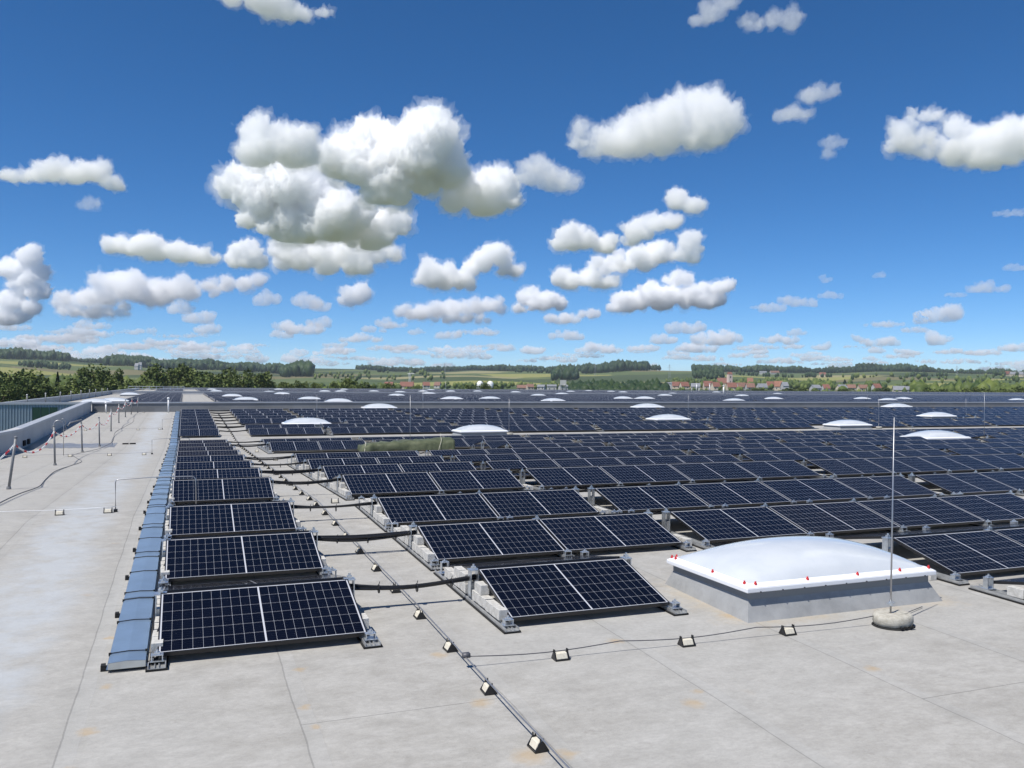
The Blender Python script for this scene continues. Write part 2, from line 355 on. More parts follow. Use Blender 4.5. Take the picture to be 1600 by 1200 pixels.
# follow the roof fall: re-shape its top with the roof levels
for ch in wl.children:
    for v in ch.data.vertices:
        lin = rz(-8)+(rz(64)-rz(-8))*(v.co.y+8)/74.2
        if v.co.z > -13: v.co.z += (rz(min(v.co.y, 64))-lin)*.85
b = MB()
for y in (39.4, 40.4): b.box((-6.06, y-.2, rz(40)+.08), (-5.98, y+.2, rz(40)+.30))
b.build('overflow_box', M['rubber'], wl)
Z1 = -1.40
def zp(x, z): return z-0.0035*max(0, x-10)
for (x0, x1, lab) in ((-6.0, 10, 'near firewall parapet section behind the bare roof strip and left panel column'), (10, 200, 'long near firewall parapet running right behind the main panel field')):
    wall_run('parapet_wall', (x0, 66.3), (x1, 66.3), .4, zp(x0, Z1), zp(x1, Z1), rz(66, x0)-.3, rz(66, x1)-.3, lab, 'darkwall', side=1)
r = empty('corrugated_wall', (-8.75, 66.3, -14), 'blue grey corrugated building wall with a dark green panel, beyond the left parapet', 'wall')
b = MB(); n = 42
for i in range(n):
    x0 = -13.5+7.45*i/n; x1 = -13.5+7.45*(i+1)/n; q = (x1-x0)
    for (a, c, ya, yc) in ((0,.5,0,0),(.5,.6,0,.05),(.6,.9,.05,.05),(.9,1,.05,0)):
        b.quad([(x0+q*a+8.75, ya, 0), (x0+q*c+8.75, yc, 0), (x0+q*c+8.75, yc, 12.5), (x0+q*a+8.75, ya, 12.5)], 0)
b.build('cladding', M['clad'], r)
b = MB()
for k in range(3): b.box((-9.65+8.75+.52*k, -.03, 6), (-9.65+8.75+.52*k+.48, -.01, 12.25))
b.build('green_panel', M['cladgreen'], r)
b = MB(); b.box((-13.6+8.75, -.06, 12.45), (-6.0+8.75, .4, 12.60)); b.build('coping', M['coping'], r)
wall_run('parapet_wall', (-11.5, 66.7), (-11.5, 158), .35, -1.42, -1.44, -14, -14, 'parapet along the left edge of the second roof, in front of the trees', side=1)
wall_run('parapet_wall', (-11.5, 158), (260, 158), .4, -1.46, zp(260, -1.46), -2.5, -3.5, 'second firewall parapet, a thin grey line across the middle of the far roof', side=1, pieces=6)
wall_run('parapet_wall', (-11.5, 158.4), (-11.5, 262), .35, -1.46, -1.46, -14, -14, 'parapet along the left edge of the third roof below the trees', side=1, pieces=6)
wall_run('parapet_wall', (-11.5, 262), (420, 262), .4, -1.42, zp(420, -1.42), -14, -14, 'farthest roof edge parapet in front of the village and fields', side=1, pieces=6)

# ------------------------------------------------------------------ skylights
def dome_mesh(a, b_, h, n=26):
    mb = MB()
    for j in range(n+1):
        for i in range(n+1):
            u = -1+2*i/n; v = -1+2*j/n
            e = (max(0, 1-abs(u)**2.2)*max(0, 1-abs(v)**2.2))
            mb.v.append((u*a, v*b_, h*e**.62))
    for j in range(n):
        for i in range(n): k = j*(n+1)+i; mb.f.append((k, k+1, k+n+2, k+n+1)); mb.m.append(0)
    return mb.mesh('dome', M['dome'], True)
SKA, SKB = 1.235, .76
def skylight_parts(r, detail):
    b = MB(); b.frustum((-SKA-.03, -SKB-.05), (SKA+.06, SKB+.05), (-SKA+.05, -SKB+.055), (SKA-.045, SKB-.045), -.02, .185); b.build('curb', M['curb'], r)
    b = MB(); b.box((-SKA+.05, -SKB+.052, .17), (SKA-.045, SKB-.045, .285)); b.build('band', M['shadeband'], r)  # upper kerb band, coloured darker for the shade under the flange
    b = MB(); b.box((-SKA-.01, -SKB-.01, .262), (SKA+.01, SKB+.01, .31)); b.frustum((-SKA-.01, -SKB-.01), (SKA+.01, SKB+.01), (-SKA+.06, -SKB+.06), (SKA-.06, SKB-.06), .3105, .345)
    fl = b.build('flange', M['flange'], r)
    o = link('dome', dome_mesh(SKA-.06, SKB-.06, .26, 30 if detail else 16), r, (0, 0, .344))
    if detail:
        bv = fl.modifiers.new('b', 'BEVEL'); bv.width = .008; bv.segments = 2; bv.limit_method = 'ANGLE'
        cl = MB(); cl.box((-.010, -.012, 0), (.010, .012, .022)); cl.tube([(0, 0, .022), (0, 0, .036)], .009, 8); cm = cl.mesh('clip', M['red'])
        sx = [-SKA+.12, -SKA*.38, SKA*.15, SKA*.62, SKA-.06]
        for x in sx: link('clip', cm, r, (x, -SKB+.035, .33))
        for x in (-SKA+.1, 0, SKA-.1): link('clip', cm, r, (x, SKB-.035, .33))
        for y in (-SKB+.10, -.1, SKB-.12, SKB-.04): link('clip', cm, r, (-SKA+.035, y, .33))
        for y in (-.3, .3): link('clip', cm, r, (SKA-.035, y, .33))
        s = MB()
        for i in range(9): s.tube([(-SKA+.15+i*.27, -SKB-.008, .268), (-SKA+.15+i*.27, -SKB-.018, .268)], .007, 6)
        s.build('screw', M['frame'], r)
NEAR_SKY = (6.50, 7.93)
SKY = []    # all skylight centres (for keeping panels clear)
r = empty('dome_skylight', (NEAR_SKY[0], NEAR_SKY[1], rz(NEAR_SKY[1])), 'large near white dome skylight with red clips, behind the concrete rod base', 'skylight', 'dome skylights on the roof')
skylight_parts(r, True); SKY.append(NEAR_SKY)
mids = [(30.81, 28.6, 'largest right-hand dome skylight beyond the near one, among the far right panels'),
        (13.92, 41.0, 'white dome skylight in the bare strip behind the olive tarpaulin'), (38.31, 42.2, 'white dome skylight at the strip right of the tall near rod'),
        (6.23, 47.7, 'white dome skylight nearest the left walkway with the cables'), (29.56, 48.8, 'white dome skylight in the middle of the field, thin rod beside it'), (54.0, 50.0, 'white dome skylight at far right above the largest right-hand one')]
proto = None
for (x, y, lab) in mids:
    if proto is None:
        proto = empty('dome_skylight', (x, y, rz(y, x)), lab, 'skylight', 'dome skylights on the roof'); skylight_parts(proto, False)
    else: copy_tree(proto, loc=(x, y, rz(y, x)), label=lab)
    SKY.append((x, y))
far = [(12.62,93.82),(13.88,82.79),(13.86,65.2),(29.54,125.06),(42.02,152.58),(29.98,98.26),(35.02,98.77),(14.45,139.56),(14.61,163.18),(28.06,185.26),(41.88,174.42),(52.94,197.35),(31.76,187.06),(39.85,190.99),(60.9,201.21),(69.18,205.22),(23.49,234.96),(43.21,249.15),(70.0,252.0),(-7.19,82.3),(-6.11,87.76),(-7.34,134.19),(6.35,224.27),(5.8,175.96),(5.82,116.84),(5.9,91.16),(72.51,187.04),(54.67,130.53),(38.32,87.08),(69.54,154.16),(99.37,214.51),(124.0,254.0),(115.76,222.17),(55.76,103.28),(108.88,202.04),(59.35,103.68),(37.14,64.2),(82.28,136.54),(101.95,165.92),(63.1,88.29),(98.67,135.85),(149.49,218.78),(80.6,103.31),(136.57,173.83),(64.75,64.3),(98.78,105.12),(93.36,94.34),(107.97,106.04),(90.83,64.0),(120.87,96.12)]
def bay(y): return 0 if y < 66 else (1 if y < 158 else 2)
BN = ['in front of the near firewall', 'on the second roof', 'on the third roof']
bays = {0: [], 1: [], 2: []}
for (x, y) in far: bays[bay(y)].append((x, y))
for k, l in bays.items():
    l.sort(key=lambda q: (q[0]*RGT[0]+q[1]*RGT[1])/(q[0]*FWD[0]+q[1]*FWD[1]))
    for i, (x, y) in enumerate(l):
        if k == 0: y = min(y, 64.2)
        copy_tree(proto, loc=(x, y+.5, rz(y, x)), label='small distant white dome skylight, %s from the left %s' % (od(i), BN[k])); SKY.append((x, y+.5))

# ------------------------------------------------------------------ solar panels
TILT = math.radians(15.09); TILT_B = math.radians(10.3); BZ = PD*(math.sin(TILT)-math.sin(TILT_B))
ROWS = [7.70, 10.28, 12.84, 16.19, 18.80, 21.37, 24.0, 26.6, 29.2, 31.9, 34.6, 42.9, 45.5, 48.1, 50.8, 53.4, 56.0, 58.6, 61.2]
XL, XR, CW, GAP = -.20, 2.94, 1.775, .38
def columns(n):
    """left edges of the columns of the main field: two panels, then groups of four with a walkway gap between"""
    xs = []; x = XR; i = 0; left = 2
    while i < n:
        xs.append(x); x += CW; left -= 1; i += 1
        if left == 0: x += GAP; left = 4
    return xs
XCOLS = columns(60)
def base(y, x): return rz(y, x)+.10
def clear(x, y0, y1):
    for (sx, sy) in SKY:
        if sx-SKA-.35 < x+PW and sx+SKA+.35 > x and sy-SKB-.3 < y1 and sy+SKB+.55 > y0: return False
    return True
def in_view(x, y, m=1.08):
    d = x*FWD[0]+y*FWD[1]; u = (x*RGT[0]+y*RGT[1])/d
    return d > 0 and abs(u) < 800/FPX*m
def make_panel():
    r = empty('solar_panel', (0, 0, 0), 'x', 'solar panel', 'solar panels on the flat roof')
    b = MB(); t = .035
    b.box((0, 0, -t), (PW, .012, 0)); b.box((0, PD-.012, -t), (PW, PD, 0)); b.box((0, .012, -t), (.012, PD-.012, -.0005)); b.box((PW-.012, .012, -t), (PW, PD-.012, -.0005))
    b.build('frame', M['frame'], r)
    b = MB(); z = -.0025
    b.quad([(.012,.012,z),(PW-.012,.012,z),(PW-.012,PD-.012,z),(.012,PD-.012,z)], 0, [(.012,.012),(PW-.012,.012),(PW-.012,PD-.012),(.012,PD-.012)])
    b.quad([(.012,PD-.012,z-.006),(PW-.012,PD-.012,z-.006),(PW-.012,.012,z-.006),(.012,.012,z-.006)], 1)
    b.build('cell_sheet', [M['cells'], M['white']], r)
    return r
pp = make_panel(); first = True
DARK = (.0022, .0027, .0070, 1); BROWN_SHEEN = (.0105, .0085, .0085, 1)  # brown paints clouds reflected in the glass into the cell colour
def put_panel(x, y, z, back, label, tint):
    global first
    loc = (x, y, z) if not back else (x+PW, y, z); rot = (TILT_B if back else TILT, 0, math.pi if back else 0)
    if first:
        o = pp; first = False; o.location = loc; o.rotation_euler = rot; o['label'] = label; cs = list(o.children); CH[o.name] = cs
    else:
        o = copy_tree(pp, loc=loc, rot=rot, label=label); cs = NEWKIDS[-2:] if False else o.children
    for c in KIDS_OF_NEW(o):
        c.color = tint
def KIDS_OF_NEW(o): return [c for c in o.children]
plan = []           # (depth, x, y, z, back, row, column)
NF = 300
for k, y in enumerate(ROWS):
    plan.append((y, XL, y, base(y, XL), False, k, -1))
    for c, x in enumerate(XCOLS):
        if not (in_view(x, y) or in_view(x+PW, y)): continue
        if k in (7, 8) and x < (9.4 if k == 8 else 9.6): continue
        if k == 0 and c < 4 and c > 0 and x < 8.4: continue
        if not clear(x, y, y+1.0): continue
        plan.append((y, x, y, base(y, x), False, k, c))
plan.sort(key=lambda q: (q[0], q[1]))
backs = [(y, x, y+2.12, base(y, x)+BZ, True, k, c) for (_, x, y, _, _, k, c) in plan if k < 3 and clear(x, y+1, y+2.1)]
near = plan[:NF-len(backs)]; rest = plan[NF-len(backs):]
rowcount = {}
for (_, x, y, z, bk, k, c) in near:
    jit = random.uniform(.75, 1.3)
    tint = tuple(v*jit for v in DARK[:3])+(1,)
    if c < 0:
        if k in (7, 8, 9, 10): tint = BROWN_SHEEN
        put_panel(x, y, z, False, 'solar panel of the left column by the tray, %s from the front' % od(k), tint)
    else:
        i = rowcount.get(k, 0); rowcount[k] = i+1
        if (x*RGT[0]+y*RGT[1])/(x*FWD[0]+y*FWD[1]) > .30+.05*math.sin(3.3*k)+.02*k: tint = tuple((.55*b_+.45*d_)*jit for b_, d_ in zip(BROWN_SHEEN[:3], DARK[:3]))+(1,)
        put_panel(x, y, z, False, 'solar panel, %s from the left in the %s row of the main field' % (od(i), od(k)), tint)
for (_, x, y, z, bk, k, c) in backs:
    t = 'in the left column' if c < 0 else '%s from the left' % od(c)
    put_panel(x, y, z, True, 'back facing solar panel behind the ridge of the %s row, %s' % (od(k), t), DARK)
for c in (3, 4, 5):
    x = XCOLS[c]; y = 5.10
    put_panel(x, y, base(y, x), False, 'front facing panel at the right picture edge nearest the camera, %s one' % od(c-3), DARK)
    put_panel(x, y+2.12, base(y, x)+BZ, True, 'back facing panel at the right picture edge nearest the camera, %s one' % od(c-3), DARK)
# everything farther away, and the back faces that cannot be told apart: one mass
fv, fu, fm = [], [], []
ct, st, cb, sb = math.cos(TILT), math.sin(TILT), math.cos(TILT_B), math.sin(TILT_B)
def slab(x, y, z, back):
    t = .035
    if not back: p = [(x,y,z),(x+PW,y,z),(x+PW,y+PD*ct,z+PD*st),(x,y+PD*ct,z+PD*st)]
    else: p = [(x+PW,y,z),(x,y,z),(x,y-PD*cb,z+PD*sb),(x+PW,y-PD*cb,z+PD*sb)]
    q = [(a, b_, c-t) for a, b_, c in p]
    fv.append(p); fu.append(((0,0),(PW,0),(PW,PD),(0,PD)))
    for i in range(4):
        j = (i+1) % 4; fv.append([q[i], q[j], p[j], p[i]]); fu.append(((0,0),)*4)
    fv.append([q[3], q[2], q[1], q[0]]); fu.append(((0,0),)*4)
for (_, x, y, z, bk, k, c) in rest: slab(x, y, z, False)
done = {(x, y) for (_, x, y, *_r) in [(b_[0], b_[1], b_[0]) for b_ in backs]}
for (_, x, y, z, bk, k, c) in plan:
    if (x, y) not in done and clear(x, y+1, y+2.1): slab(x, y+2.12, z+BZ, True)
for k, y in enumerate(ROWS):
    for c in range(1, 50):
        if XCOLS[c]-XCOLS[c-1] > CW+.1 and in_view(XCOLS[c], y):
            x0 = XCOLS[c-1]+PW+.03; w0 = XCOLS[c]-x0-.03; z0 = base(y, x0)+BZ  # added dark sheet over the gap's back slope, stands for shade
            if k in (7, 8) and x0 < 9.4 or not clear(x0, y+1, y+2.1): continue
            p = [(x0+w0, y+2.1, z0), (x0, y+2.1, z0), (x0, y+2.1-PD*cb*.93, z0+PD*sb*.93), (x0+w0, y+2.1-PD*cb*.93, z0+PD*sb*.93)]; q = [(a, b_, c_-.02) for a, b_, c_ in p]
            if k >= 4:     # dark sheet added on the roof, in place of shade inside the gap
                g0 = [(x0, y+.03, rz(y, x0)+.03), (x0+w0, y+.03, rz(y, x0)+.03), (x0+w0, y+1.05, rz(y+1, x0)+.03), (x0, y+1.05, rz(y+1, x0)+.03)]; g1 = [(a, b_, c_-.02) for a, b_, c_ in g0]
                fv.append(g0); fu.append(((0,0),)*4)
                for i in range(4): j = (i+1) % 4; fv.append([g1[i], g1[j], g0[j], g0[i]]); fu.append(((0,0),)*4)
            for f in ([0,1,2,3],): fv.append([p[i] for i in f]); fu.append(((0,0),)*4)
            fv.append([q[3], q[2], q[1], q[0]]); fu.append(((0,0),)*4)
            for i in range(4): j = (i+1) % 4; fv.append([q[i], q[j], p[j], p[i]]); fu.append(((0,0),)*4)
rr = random.Random(3)
for (y0, y1, n) in ((67.4, 155.5, 130), (159.6, 260, 190)):
    xs = columns(n); y = y0
    while y < y1:
        for x in [XL-CW*3-.1, XL-CW*2-.1, XL-CW-.1]+xs:
            if x > 2.2 and x < 3.2 and y < 150: pass
            if not (in_view(x, y) or in_view(x+PW, y)): continue
            if x < 0 and y < 80: continue
            if not clear(x, y, y+2.1) or rr.random() < .008: continue
            slab(x, y, base(80, x), False); slab(x, y+2.12, base(80, x)+BZ, True)
        y += 2.6
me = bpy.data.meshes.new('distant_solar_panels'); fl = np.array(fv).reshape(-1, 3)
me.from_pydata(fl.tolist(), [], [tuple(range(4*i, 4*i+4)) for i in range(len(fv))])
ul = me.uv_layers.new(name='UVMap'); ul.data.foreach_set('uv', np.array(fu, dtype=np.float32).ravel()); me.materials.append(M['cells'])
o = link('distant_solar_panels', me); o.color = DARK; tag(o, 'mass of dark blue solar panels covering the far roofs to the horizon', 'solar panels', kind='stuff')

# ------------------------------------------------------------------ mounting rails, brackets, ballast
RLEN = 2.46
def make_rail():
    r = empty('mounting_rail', (0, 0, 0), 'x', 'mounting rail', 'mounting rails under the panel ends')
    b = MB(); b.box((-.085, -.15, .004), (.085, RLEN-.15, .018)); b.build('rubber_pad', M['rubber'], r)
    b = MB(); b.box((-.07, -.145, .0185), (.07, RLEN-.16, .024)); b.box((-.07, -.145, .0245), (-.062, RLEN-.16, .05)); b.box((.062, -.145, .0245), (.07, RLEN-.16, .05)); b.box((-.02, -.145, .0245), (-.012, RLEN-.16, .04)); b.box((.012, -.145, .0245), (.02, RLEN-.16, .04))
    b.build('rail', M['alu'], r)
    for y, hb in ((-.02, .085), (2.12, .165)):
        b = MB(); b.box((-.058, y-.05, .0505), (.058, y+.05, .055)); b.box((-.045, y-.032, .0555), (-.037, y+.032, hb+.01)); b.box((.037, y-.032, .0555), (.045, y+.032, hb+.01)); b.box((-.048, y-.034, hb+.0105), (.048, y+.034, hb+.017))
        b.box((-.022, y-.018, hb+.0175), (.022, y+.018, hb+.034)); b.tube([(0, y, hb+.0345), (0, y, hb+.052)], .010, 8); b.build('low_bracket', M['zinc'], r)
    b = MB(); b.box((-.045, .99, .0515), (-.035, 1.09, .33)); b.box((.035, .99, .0515), (.045, 1.09, .33)); b.box((-.055, .985, .331), (.055, 1.095, .341)); b.box((-.022, 1.02, .3415), (.022, 1.06, .372)); b.tube([(0, 1.04, .3725), (0, 1.04, .395)], .013, 8)
    b.build('ridge_post', M['zinc'], r)
    b = MB(); b.box((-.0345, 1.0, .052), (.0345, 1.08, .20)); b.build('post_core', M['alu'], r)
    return r
rp = make_rail(); rfirst = [True]
def put_rail(x, y, label):
    z = rz(y, x); sl_ = math.atan((rz(y+2.3, x)-rz(y, x))/2.3)
    if rfirst[0]: rp.location = (x, y, z); rp.rotation_euler = (sl_, 0, 0); rp['label'] = label; rfirst[0] = False
    else: copy_tree(rp, loc=(x, y, z), rot=(sl_, 0, 0), label=label)
bm_ = MB(); bm_.box((-.046, -.100, 0), (.046, .100, .098)); blk = bm_.mesh('ballast_block', M['concrete'])
def put_block(x, y, h, label, rotz=0):
    o = link('ballast_block', blk, None, (x, y, rz(y, x)+.052+h), (0, 0, rotz)); tag(o, label, 'ballast block', 'concrete ballast blocks on the rails')
    if not blk.get('bev'): blk['bev'] = 1
SIDE = [('L0', XL+.0), ('L1', XL+PW+.02), ('R0', XR-.04)]
for k, y in enumerate(ROWS[:11]):
    for nm, x in SIDE:
        if nm == 'R0' and k in (7, 8): continue
        put_rail(x, y, 'aluminium mounting rail with ridge post at the %s, %s row' % ({'L0': 'left end of the left column', 'L1': 'right end of the left column', 'R0': 'left edge of the main field'}[nm], od(k)))
        if k > 6 or (nm == 'L1' and k > 3): continue
        side = {'L0': 'left of the left column', 'L1': 'right of the left column', 'R0': 'left edge of main field'}[nm]
        ys = [.20, .41, .62, .83, 1.25, 1.46, 1.67, 1.88] if nm != 'L1' else [.34]
        for i, q in enumerate(ys): put_block(x+random.uniform(-.006, .006), y+q+random.uniform(-.008, .008), 0, 'pale block, %s from the front, %s row, %s' % (od(i), od(k), side), random.uniform(-.03, .03))
        if nm == 'R0':
            put_block(x+.01, y+.78 , .0985, 'pale block stacked on top before the post, %s row, %s' % (od(k), side))
            for i, q in enumerate((1.28, 1.49)): put_block(x, y+q , .0985, 'pale block stacked on top behind the post, %s one, %s row' % (od(i), od(k)))
put_rail(XCOLS[3]-.06, 5.10, 'mounting rail end at the right picture edge in front of the right panels')
for i, q in enumerate((.5, .72, 1.3, 1.52, 1.74)): put_block(XCOLS[3]-.06, 5.10+q, 0, 'pale block on the rail at the right picture edge, %s from the front' % od(i))
# rails at the walkway gaps and under every panel joint of the front rows
for k, y in enumerate(ROWS[:16]):
    have = sorted({c for (_, x, yy, z, bk, kk, c) in near if kk == k and c >= 0})
    for c in have:
        x = XCOLS[c]
        if c-1 in have and XCOLS[c]-XCOLS[c-1] < CW+.1:
            if k < 4: put_rail(x-.01, y, 'mounting rail under the joint left of panel %s in the %s main row' % (od(c), od(k)))
        elif c > 0:
            put_rail(x-.045, y, 'mounting rail on the right side of the gap before panel %s, %s row' % (od(c), od(k)))
            if k < 5:
                for i, q in enumerate((.25, .46)): put_block(x-.2, y+q, -.05, 'pale concrete block in the walkway gap, %s, before panel %s, row %s' % (('front', 'back')[i], od(c), od(k)))
        if k < 7 and (c+1 not in have or XCOLS[c+1]-XCOLS[c] > CW+.1):
            put_rail(x+PW+.045, y, 'mounting rail at the right end of panel %s in the %s main row' % (od(c), od(k)))
# ------------------------------------------------------------------ cable tray
def profile_path(x, y0, y1, h, step=1.2):
    n = max(2, int((y1-y0)/step)); return [(x, y0+(y1-y0)*i/n, rz(y0+(y1-y0)*i/n, x)+h) for i in range(n+1)]
tx0, tx1 = -.565, -.285
t = empty('cable_tray', (tx0, 7.6, rz(7.6)), 'long blue grey metal cable tray with black straps beside the left panel column', 'cable tray')
def tl(p): return (p[0]-tx0, p[1]-7.6, p[2]-rz(7.6))
y = 7.62; i = 0; TE = 65.6
while y < TE:
    y2 = min(y+2.0, TE); b = MB(); hh = .082 if i % 2 == 0 else .085
    zs = []
    for q in (y, y2-.006):
        z = rz(q); zs.append([tl((tx0, q, z+.03)), tl((tx0, q, z+hh)), tl(((tx0+tx1)/2, q, z+hh+.010)), tl((tx1, q, z+hh)), tl((tx1, q, z+.03))])
    for j in range(4): b.quad([zs[0][j], zs[1][j], zs[1][j+1], zs[0][j+1]])
    b.build('tray_cover', M['tray'], t)
    y = y2; i += 1
b = MB(); z = rz(7.6); b.quad([tl((tx0, 7.615, z+.03)), tl((tx1, 7.615, z+.03)), tl((tx1, 7.615, z+.082)), tl(((tx0+tx1)/2, 7.615, z+.092)), tl((tx0, 7.615, z+.082))]); b.build('end_plate', M['tray_end'], t)
b = MB(); P = [tl(q) for q in profile_path((tx0+tx1)/2, 7.63, TE, .028)]
for a, c in zip(P[:-1], P[1:]): b.quad([(a[0]-.155, a[1], a[2]), (a[0]+.155, a[1], a[2]), (c[0]+.155, c[1], c[2]), (c[0]-.155, c[1], c[2])])
b.build('tray_base', M['tray_end'], t)
y = 7.85; i = 0
while y < TE-.2:
    z = rz(y); b = MB(); xm = (tx0+tx1)/2
    b.tube([tl((tx0-.004, y, z+.05)), tl((tx0-.004, y, z+.090)), tl((xm, y, z+.099)), tl((tx1+.004, y, z+.090)), tl((tx1+.004, y, z+.05))], .0045, 6)
    b.box(tl((tx0-.012, y-.010, z+.07)), tl((tx0+.008, y+.010, z+.095))); b.box(tl((tx1-.012, y-.010, z+.085)), tl((tx1+.008, y+.010, z+.10)))
    b.build('strap', M['rubber'], t); y += (.93, .78, .29)[i % 3]; i += 1
for k in range(25):
    y = 7.72+k*1.55+(0 if k < 8 else (k-8)*.9)
    if y > 64: break
    b = MB(); z = rz(y); b.box(tl((tx0-.06, y-.04, z+.002)), tl((tx1+.03, y+.04, z+.026))); b.box(tl((tx0-.06, y-.035, z+.0262)), tl((tx0-.025, y+.035, z+.046))); b.build('foot', M['rubber'], t)
b = MB()
for dx in (.03, .075): b.tube(profile_path(tx1+dx, 7.66, 65.4, .045, 2), .022, 8)
tag(b.build('cable_conduit', M['cable'], smooth=True), 'two black cable conduits on the roof between the tray and left panel column', 'conduit')
for k in range(7):
    y = ROWS[k]+.30; z = rz(y); b = MB()
    for j in range(3):
        pts = []
        for q in range(9):
            s = q/8; pts.append((tx1+.03+(.16+.02*j)*s, y+.55*s+.04*j, z+.05+.17*s+.07*math.sin(s*math.pi)-.02*j))
        b.tube(pts, .008, 6)
    tag(b.build('connection_cable', M['cable'], smooth=True), 'thin black cables looping from the tray to the left panel of the %s row' % od(k), 'cable', 'cables looping from tray to panels')

# ------------------------------------------------------------------ cable bundles between left column and main field
for k, y in enumerate(ROWS):
    if k in (7, 8): continue
    x0, x1 = XL+PW+.03, XR-.01; yy = y+1.04; z = rz(y)+.26
    if k == 10: x1 = XR
    r = empty('cable_bundle', (x0, yy, z), 'black cable bundle hanging between left column and main field at row %s' % od(k), 'cable bundle', 'black cable bundles spanning the walkway')
    nb = 4 if k == 1 else 3
    for j in range(nb):
        b = MB(); pts = []
        sg = .042+.022*math.sin(k*2.3+j)
        ox, oz = [(0, 0), (.034, .004), (.016, .03), (-.03, .02)][j]
        for q in range(13):
            s = q/12; pts.append(((x1-x0)*s, ox+.015*math.sin(3*s+j), oz-sg*math.sin(s*math.pi)*(1.15-.5*s)))
        b.tube(pts, .0155 if k < 12 else .02, 8); b.build('cable', M['cable'], r, smooth=True)
    if k < 6:
        for s in (.22, .52, .8):
            b = MB(); c = ((x1-x0)*s, .012, -.055*math.sin(s*math.pi)+.006); b.tube([(c[0]-.006, c[1], c[2]), (c[0]+.006, c[1], c[2])], .045, 10); b.tube([(c[0], c[1], c[2]+.04), (c[0]+.01, c[1], c[2]+.075)], .004, 5); b.build('cable_tie', M['plastic'], r)

# ------------------------------------------------------------------ lightning conductors and their holders
def make_holder():
    r = empty('conductor_holder', (0, 0, 0), 'x', 'conductor holder', 'conductor holders on the roof')
    b = MB(); b.frustum((-.075, -.052), (.075, .052), (-.068, -.03), (.068, .03), .014, .075); o = b.build('concrete_block', M['cream'], r)
    o.modifiers.new('b', 'BEVEL').width = .006
    b = MB(); b.box((-.092, -.062, .002), (.092, .062, .0135))
    for s in (-1, 1):
        x0, x1 = (.0765, .092) if s > 0 else (-.092, -.0765)
        b.frustum((x0, -.06), (x1, .06), (x0, -.016), (x1, .016), .0137, .082); b.box((x0, -.016, .0822), (x1, -.007, .108)); b.box((x0, .007, .0822), (x1, .016, .108))
    b.build('plastic_frame', M['plastic'], r)
    return r
hp = make_holder(); hp.scale = (.72, .82, .82); hfirst = [True]
def put_holder(x, y, rot, label):
    global hp
    loc = (x, y, rz(y, x)); rot = rot+random.uniform(-.06, .06)
    if hfirst[0]: hp.location = loc; hp.rotation_euler = (0, 0, rot); hp['label'] = label; hfirst[0] = False
    else: copy_tree(hp, loc=loc, rot=(0, 0, rot), label=label)
CX = 2.20
y = 4.20; i = 0
HY = []
while y < 62:
    HY.append(y); y += 1.03 if not (13 < y < 16) else .98
for i, y in enumerate(HY): put_holder(CX+random.uniform(-.01, .01), y, math.pi/2, 'black and cream holder on the long walkway wire, %s from the front' % od(i))
def wirepath(p0, p1, h, sag=.03, n=24, wob=.0):
    pts = []
    for i in range(n+1):
        s = i/n; x = p0[0]+(p1[0]-p0[0])*s; y = p0[1]+(p1[1]-p0[1])*s
        pts.append((x+wob*math.sin(9*s+p0[0]), y+wob*math.sin(7*s+1+p0[1]), rz(y, x)+h-sag*abs(math.sin(s*math.pi*3))))
    return pts
b = MB(); b.tube([(CX+.012*math.sin(y*.9), y, rz(y, CX)+.097-.006*abs(math.sin(y*3))) for y in np.arange(3.2, 64, .4)], .006, 6)
tag(b.build('conductor_wire', M['wire'], smooth=True), 'long thin metal wire carried by holders down the middle walkway', 'wire')
b = MB(); b.tube(wirepath((2.2, 6.82), (6.45, 6.66), .097, .035), .0045, 6); b.box((2.175, 6.795, rz(6.8)+.09), (2.235, 6.845, rz(6.8)+.125))
b.tube([(6.9, 6.8, rz(7)+.02), (7.35, 6.98, rz(7)+.015)], .004, 6)
tag(b.build('conductor_wire', M['darkwire'], smooth=True), 'thin wire from the walkway line across bare roof to the concrete rod base', 'wire')
for i, (x, yy) in enumerate(((3.04, 6.76), (4.28, 6.73), (5.38, 6.70))): put_holder(x, yy, 0, 'black and cream holder, %s from the left on the wire to the rod base' % od(i))
crosses = [(15.75, [-5.2, -1.9, -1.18], 'light wire across the left roof strip to the nearest bent rod'), (33.0, [-5.03, -3.66, -2.43, -1.32], 'thin wire across the left roof strip by the second bent rod'), (48.35, [-5.68, -4.67, -2.22, -1.2], 'thin wire across the left roof strip by the farthest bent rod'), (64.6, [-4.87, -2.61], 'thin wire across the left roof strip close to the near firewall')]
for k, (yy, xs, lab) in enumerate(crosses):
    b = MB(); b.tube(wirepath((-5.95, yy), (-1.06, yy+.1), .097, .02, 20), .006, 6)
    tag(b.build('conductor_wire', M['white' if k == 0 else 'wire'], smooth=True), lab, 'wire')
    for i, x in enumerate(xs): put_holder(x, yy+.04, 0, 'black holder on the left roof strip, %s from left on the %s cross wire' % (od(i), od(k)))
for i, (x, yy) in enumerate(((2.57, 15.75), (2.71, 28.1), (2.54, 33.3), (3.79, 28.3), (5.07, 28.4), (6.6, 28.5))):
    put_holder(x, yy, 0, 'black holder in the cross gaps at the main field, %s of six' % od(i))
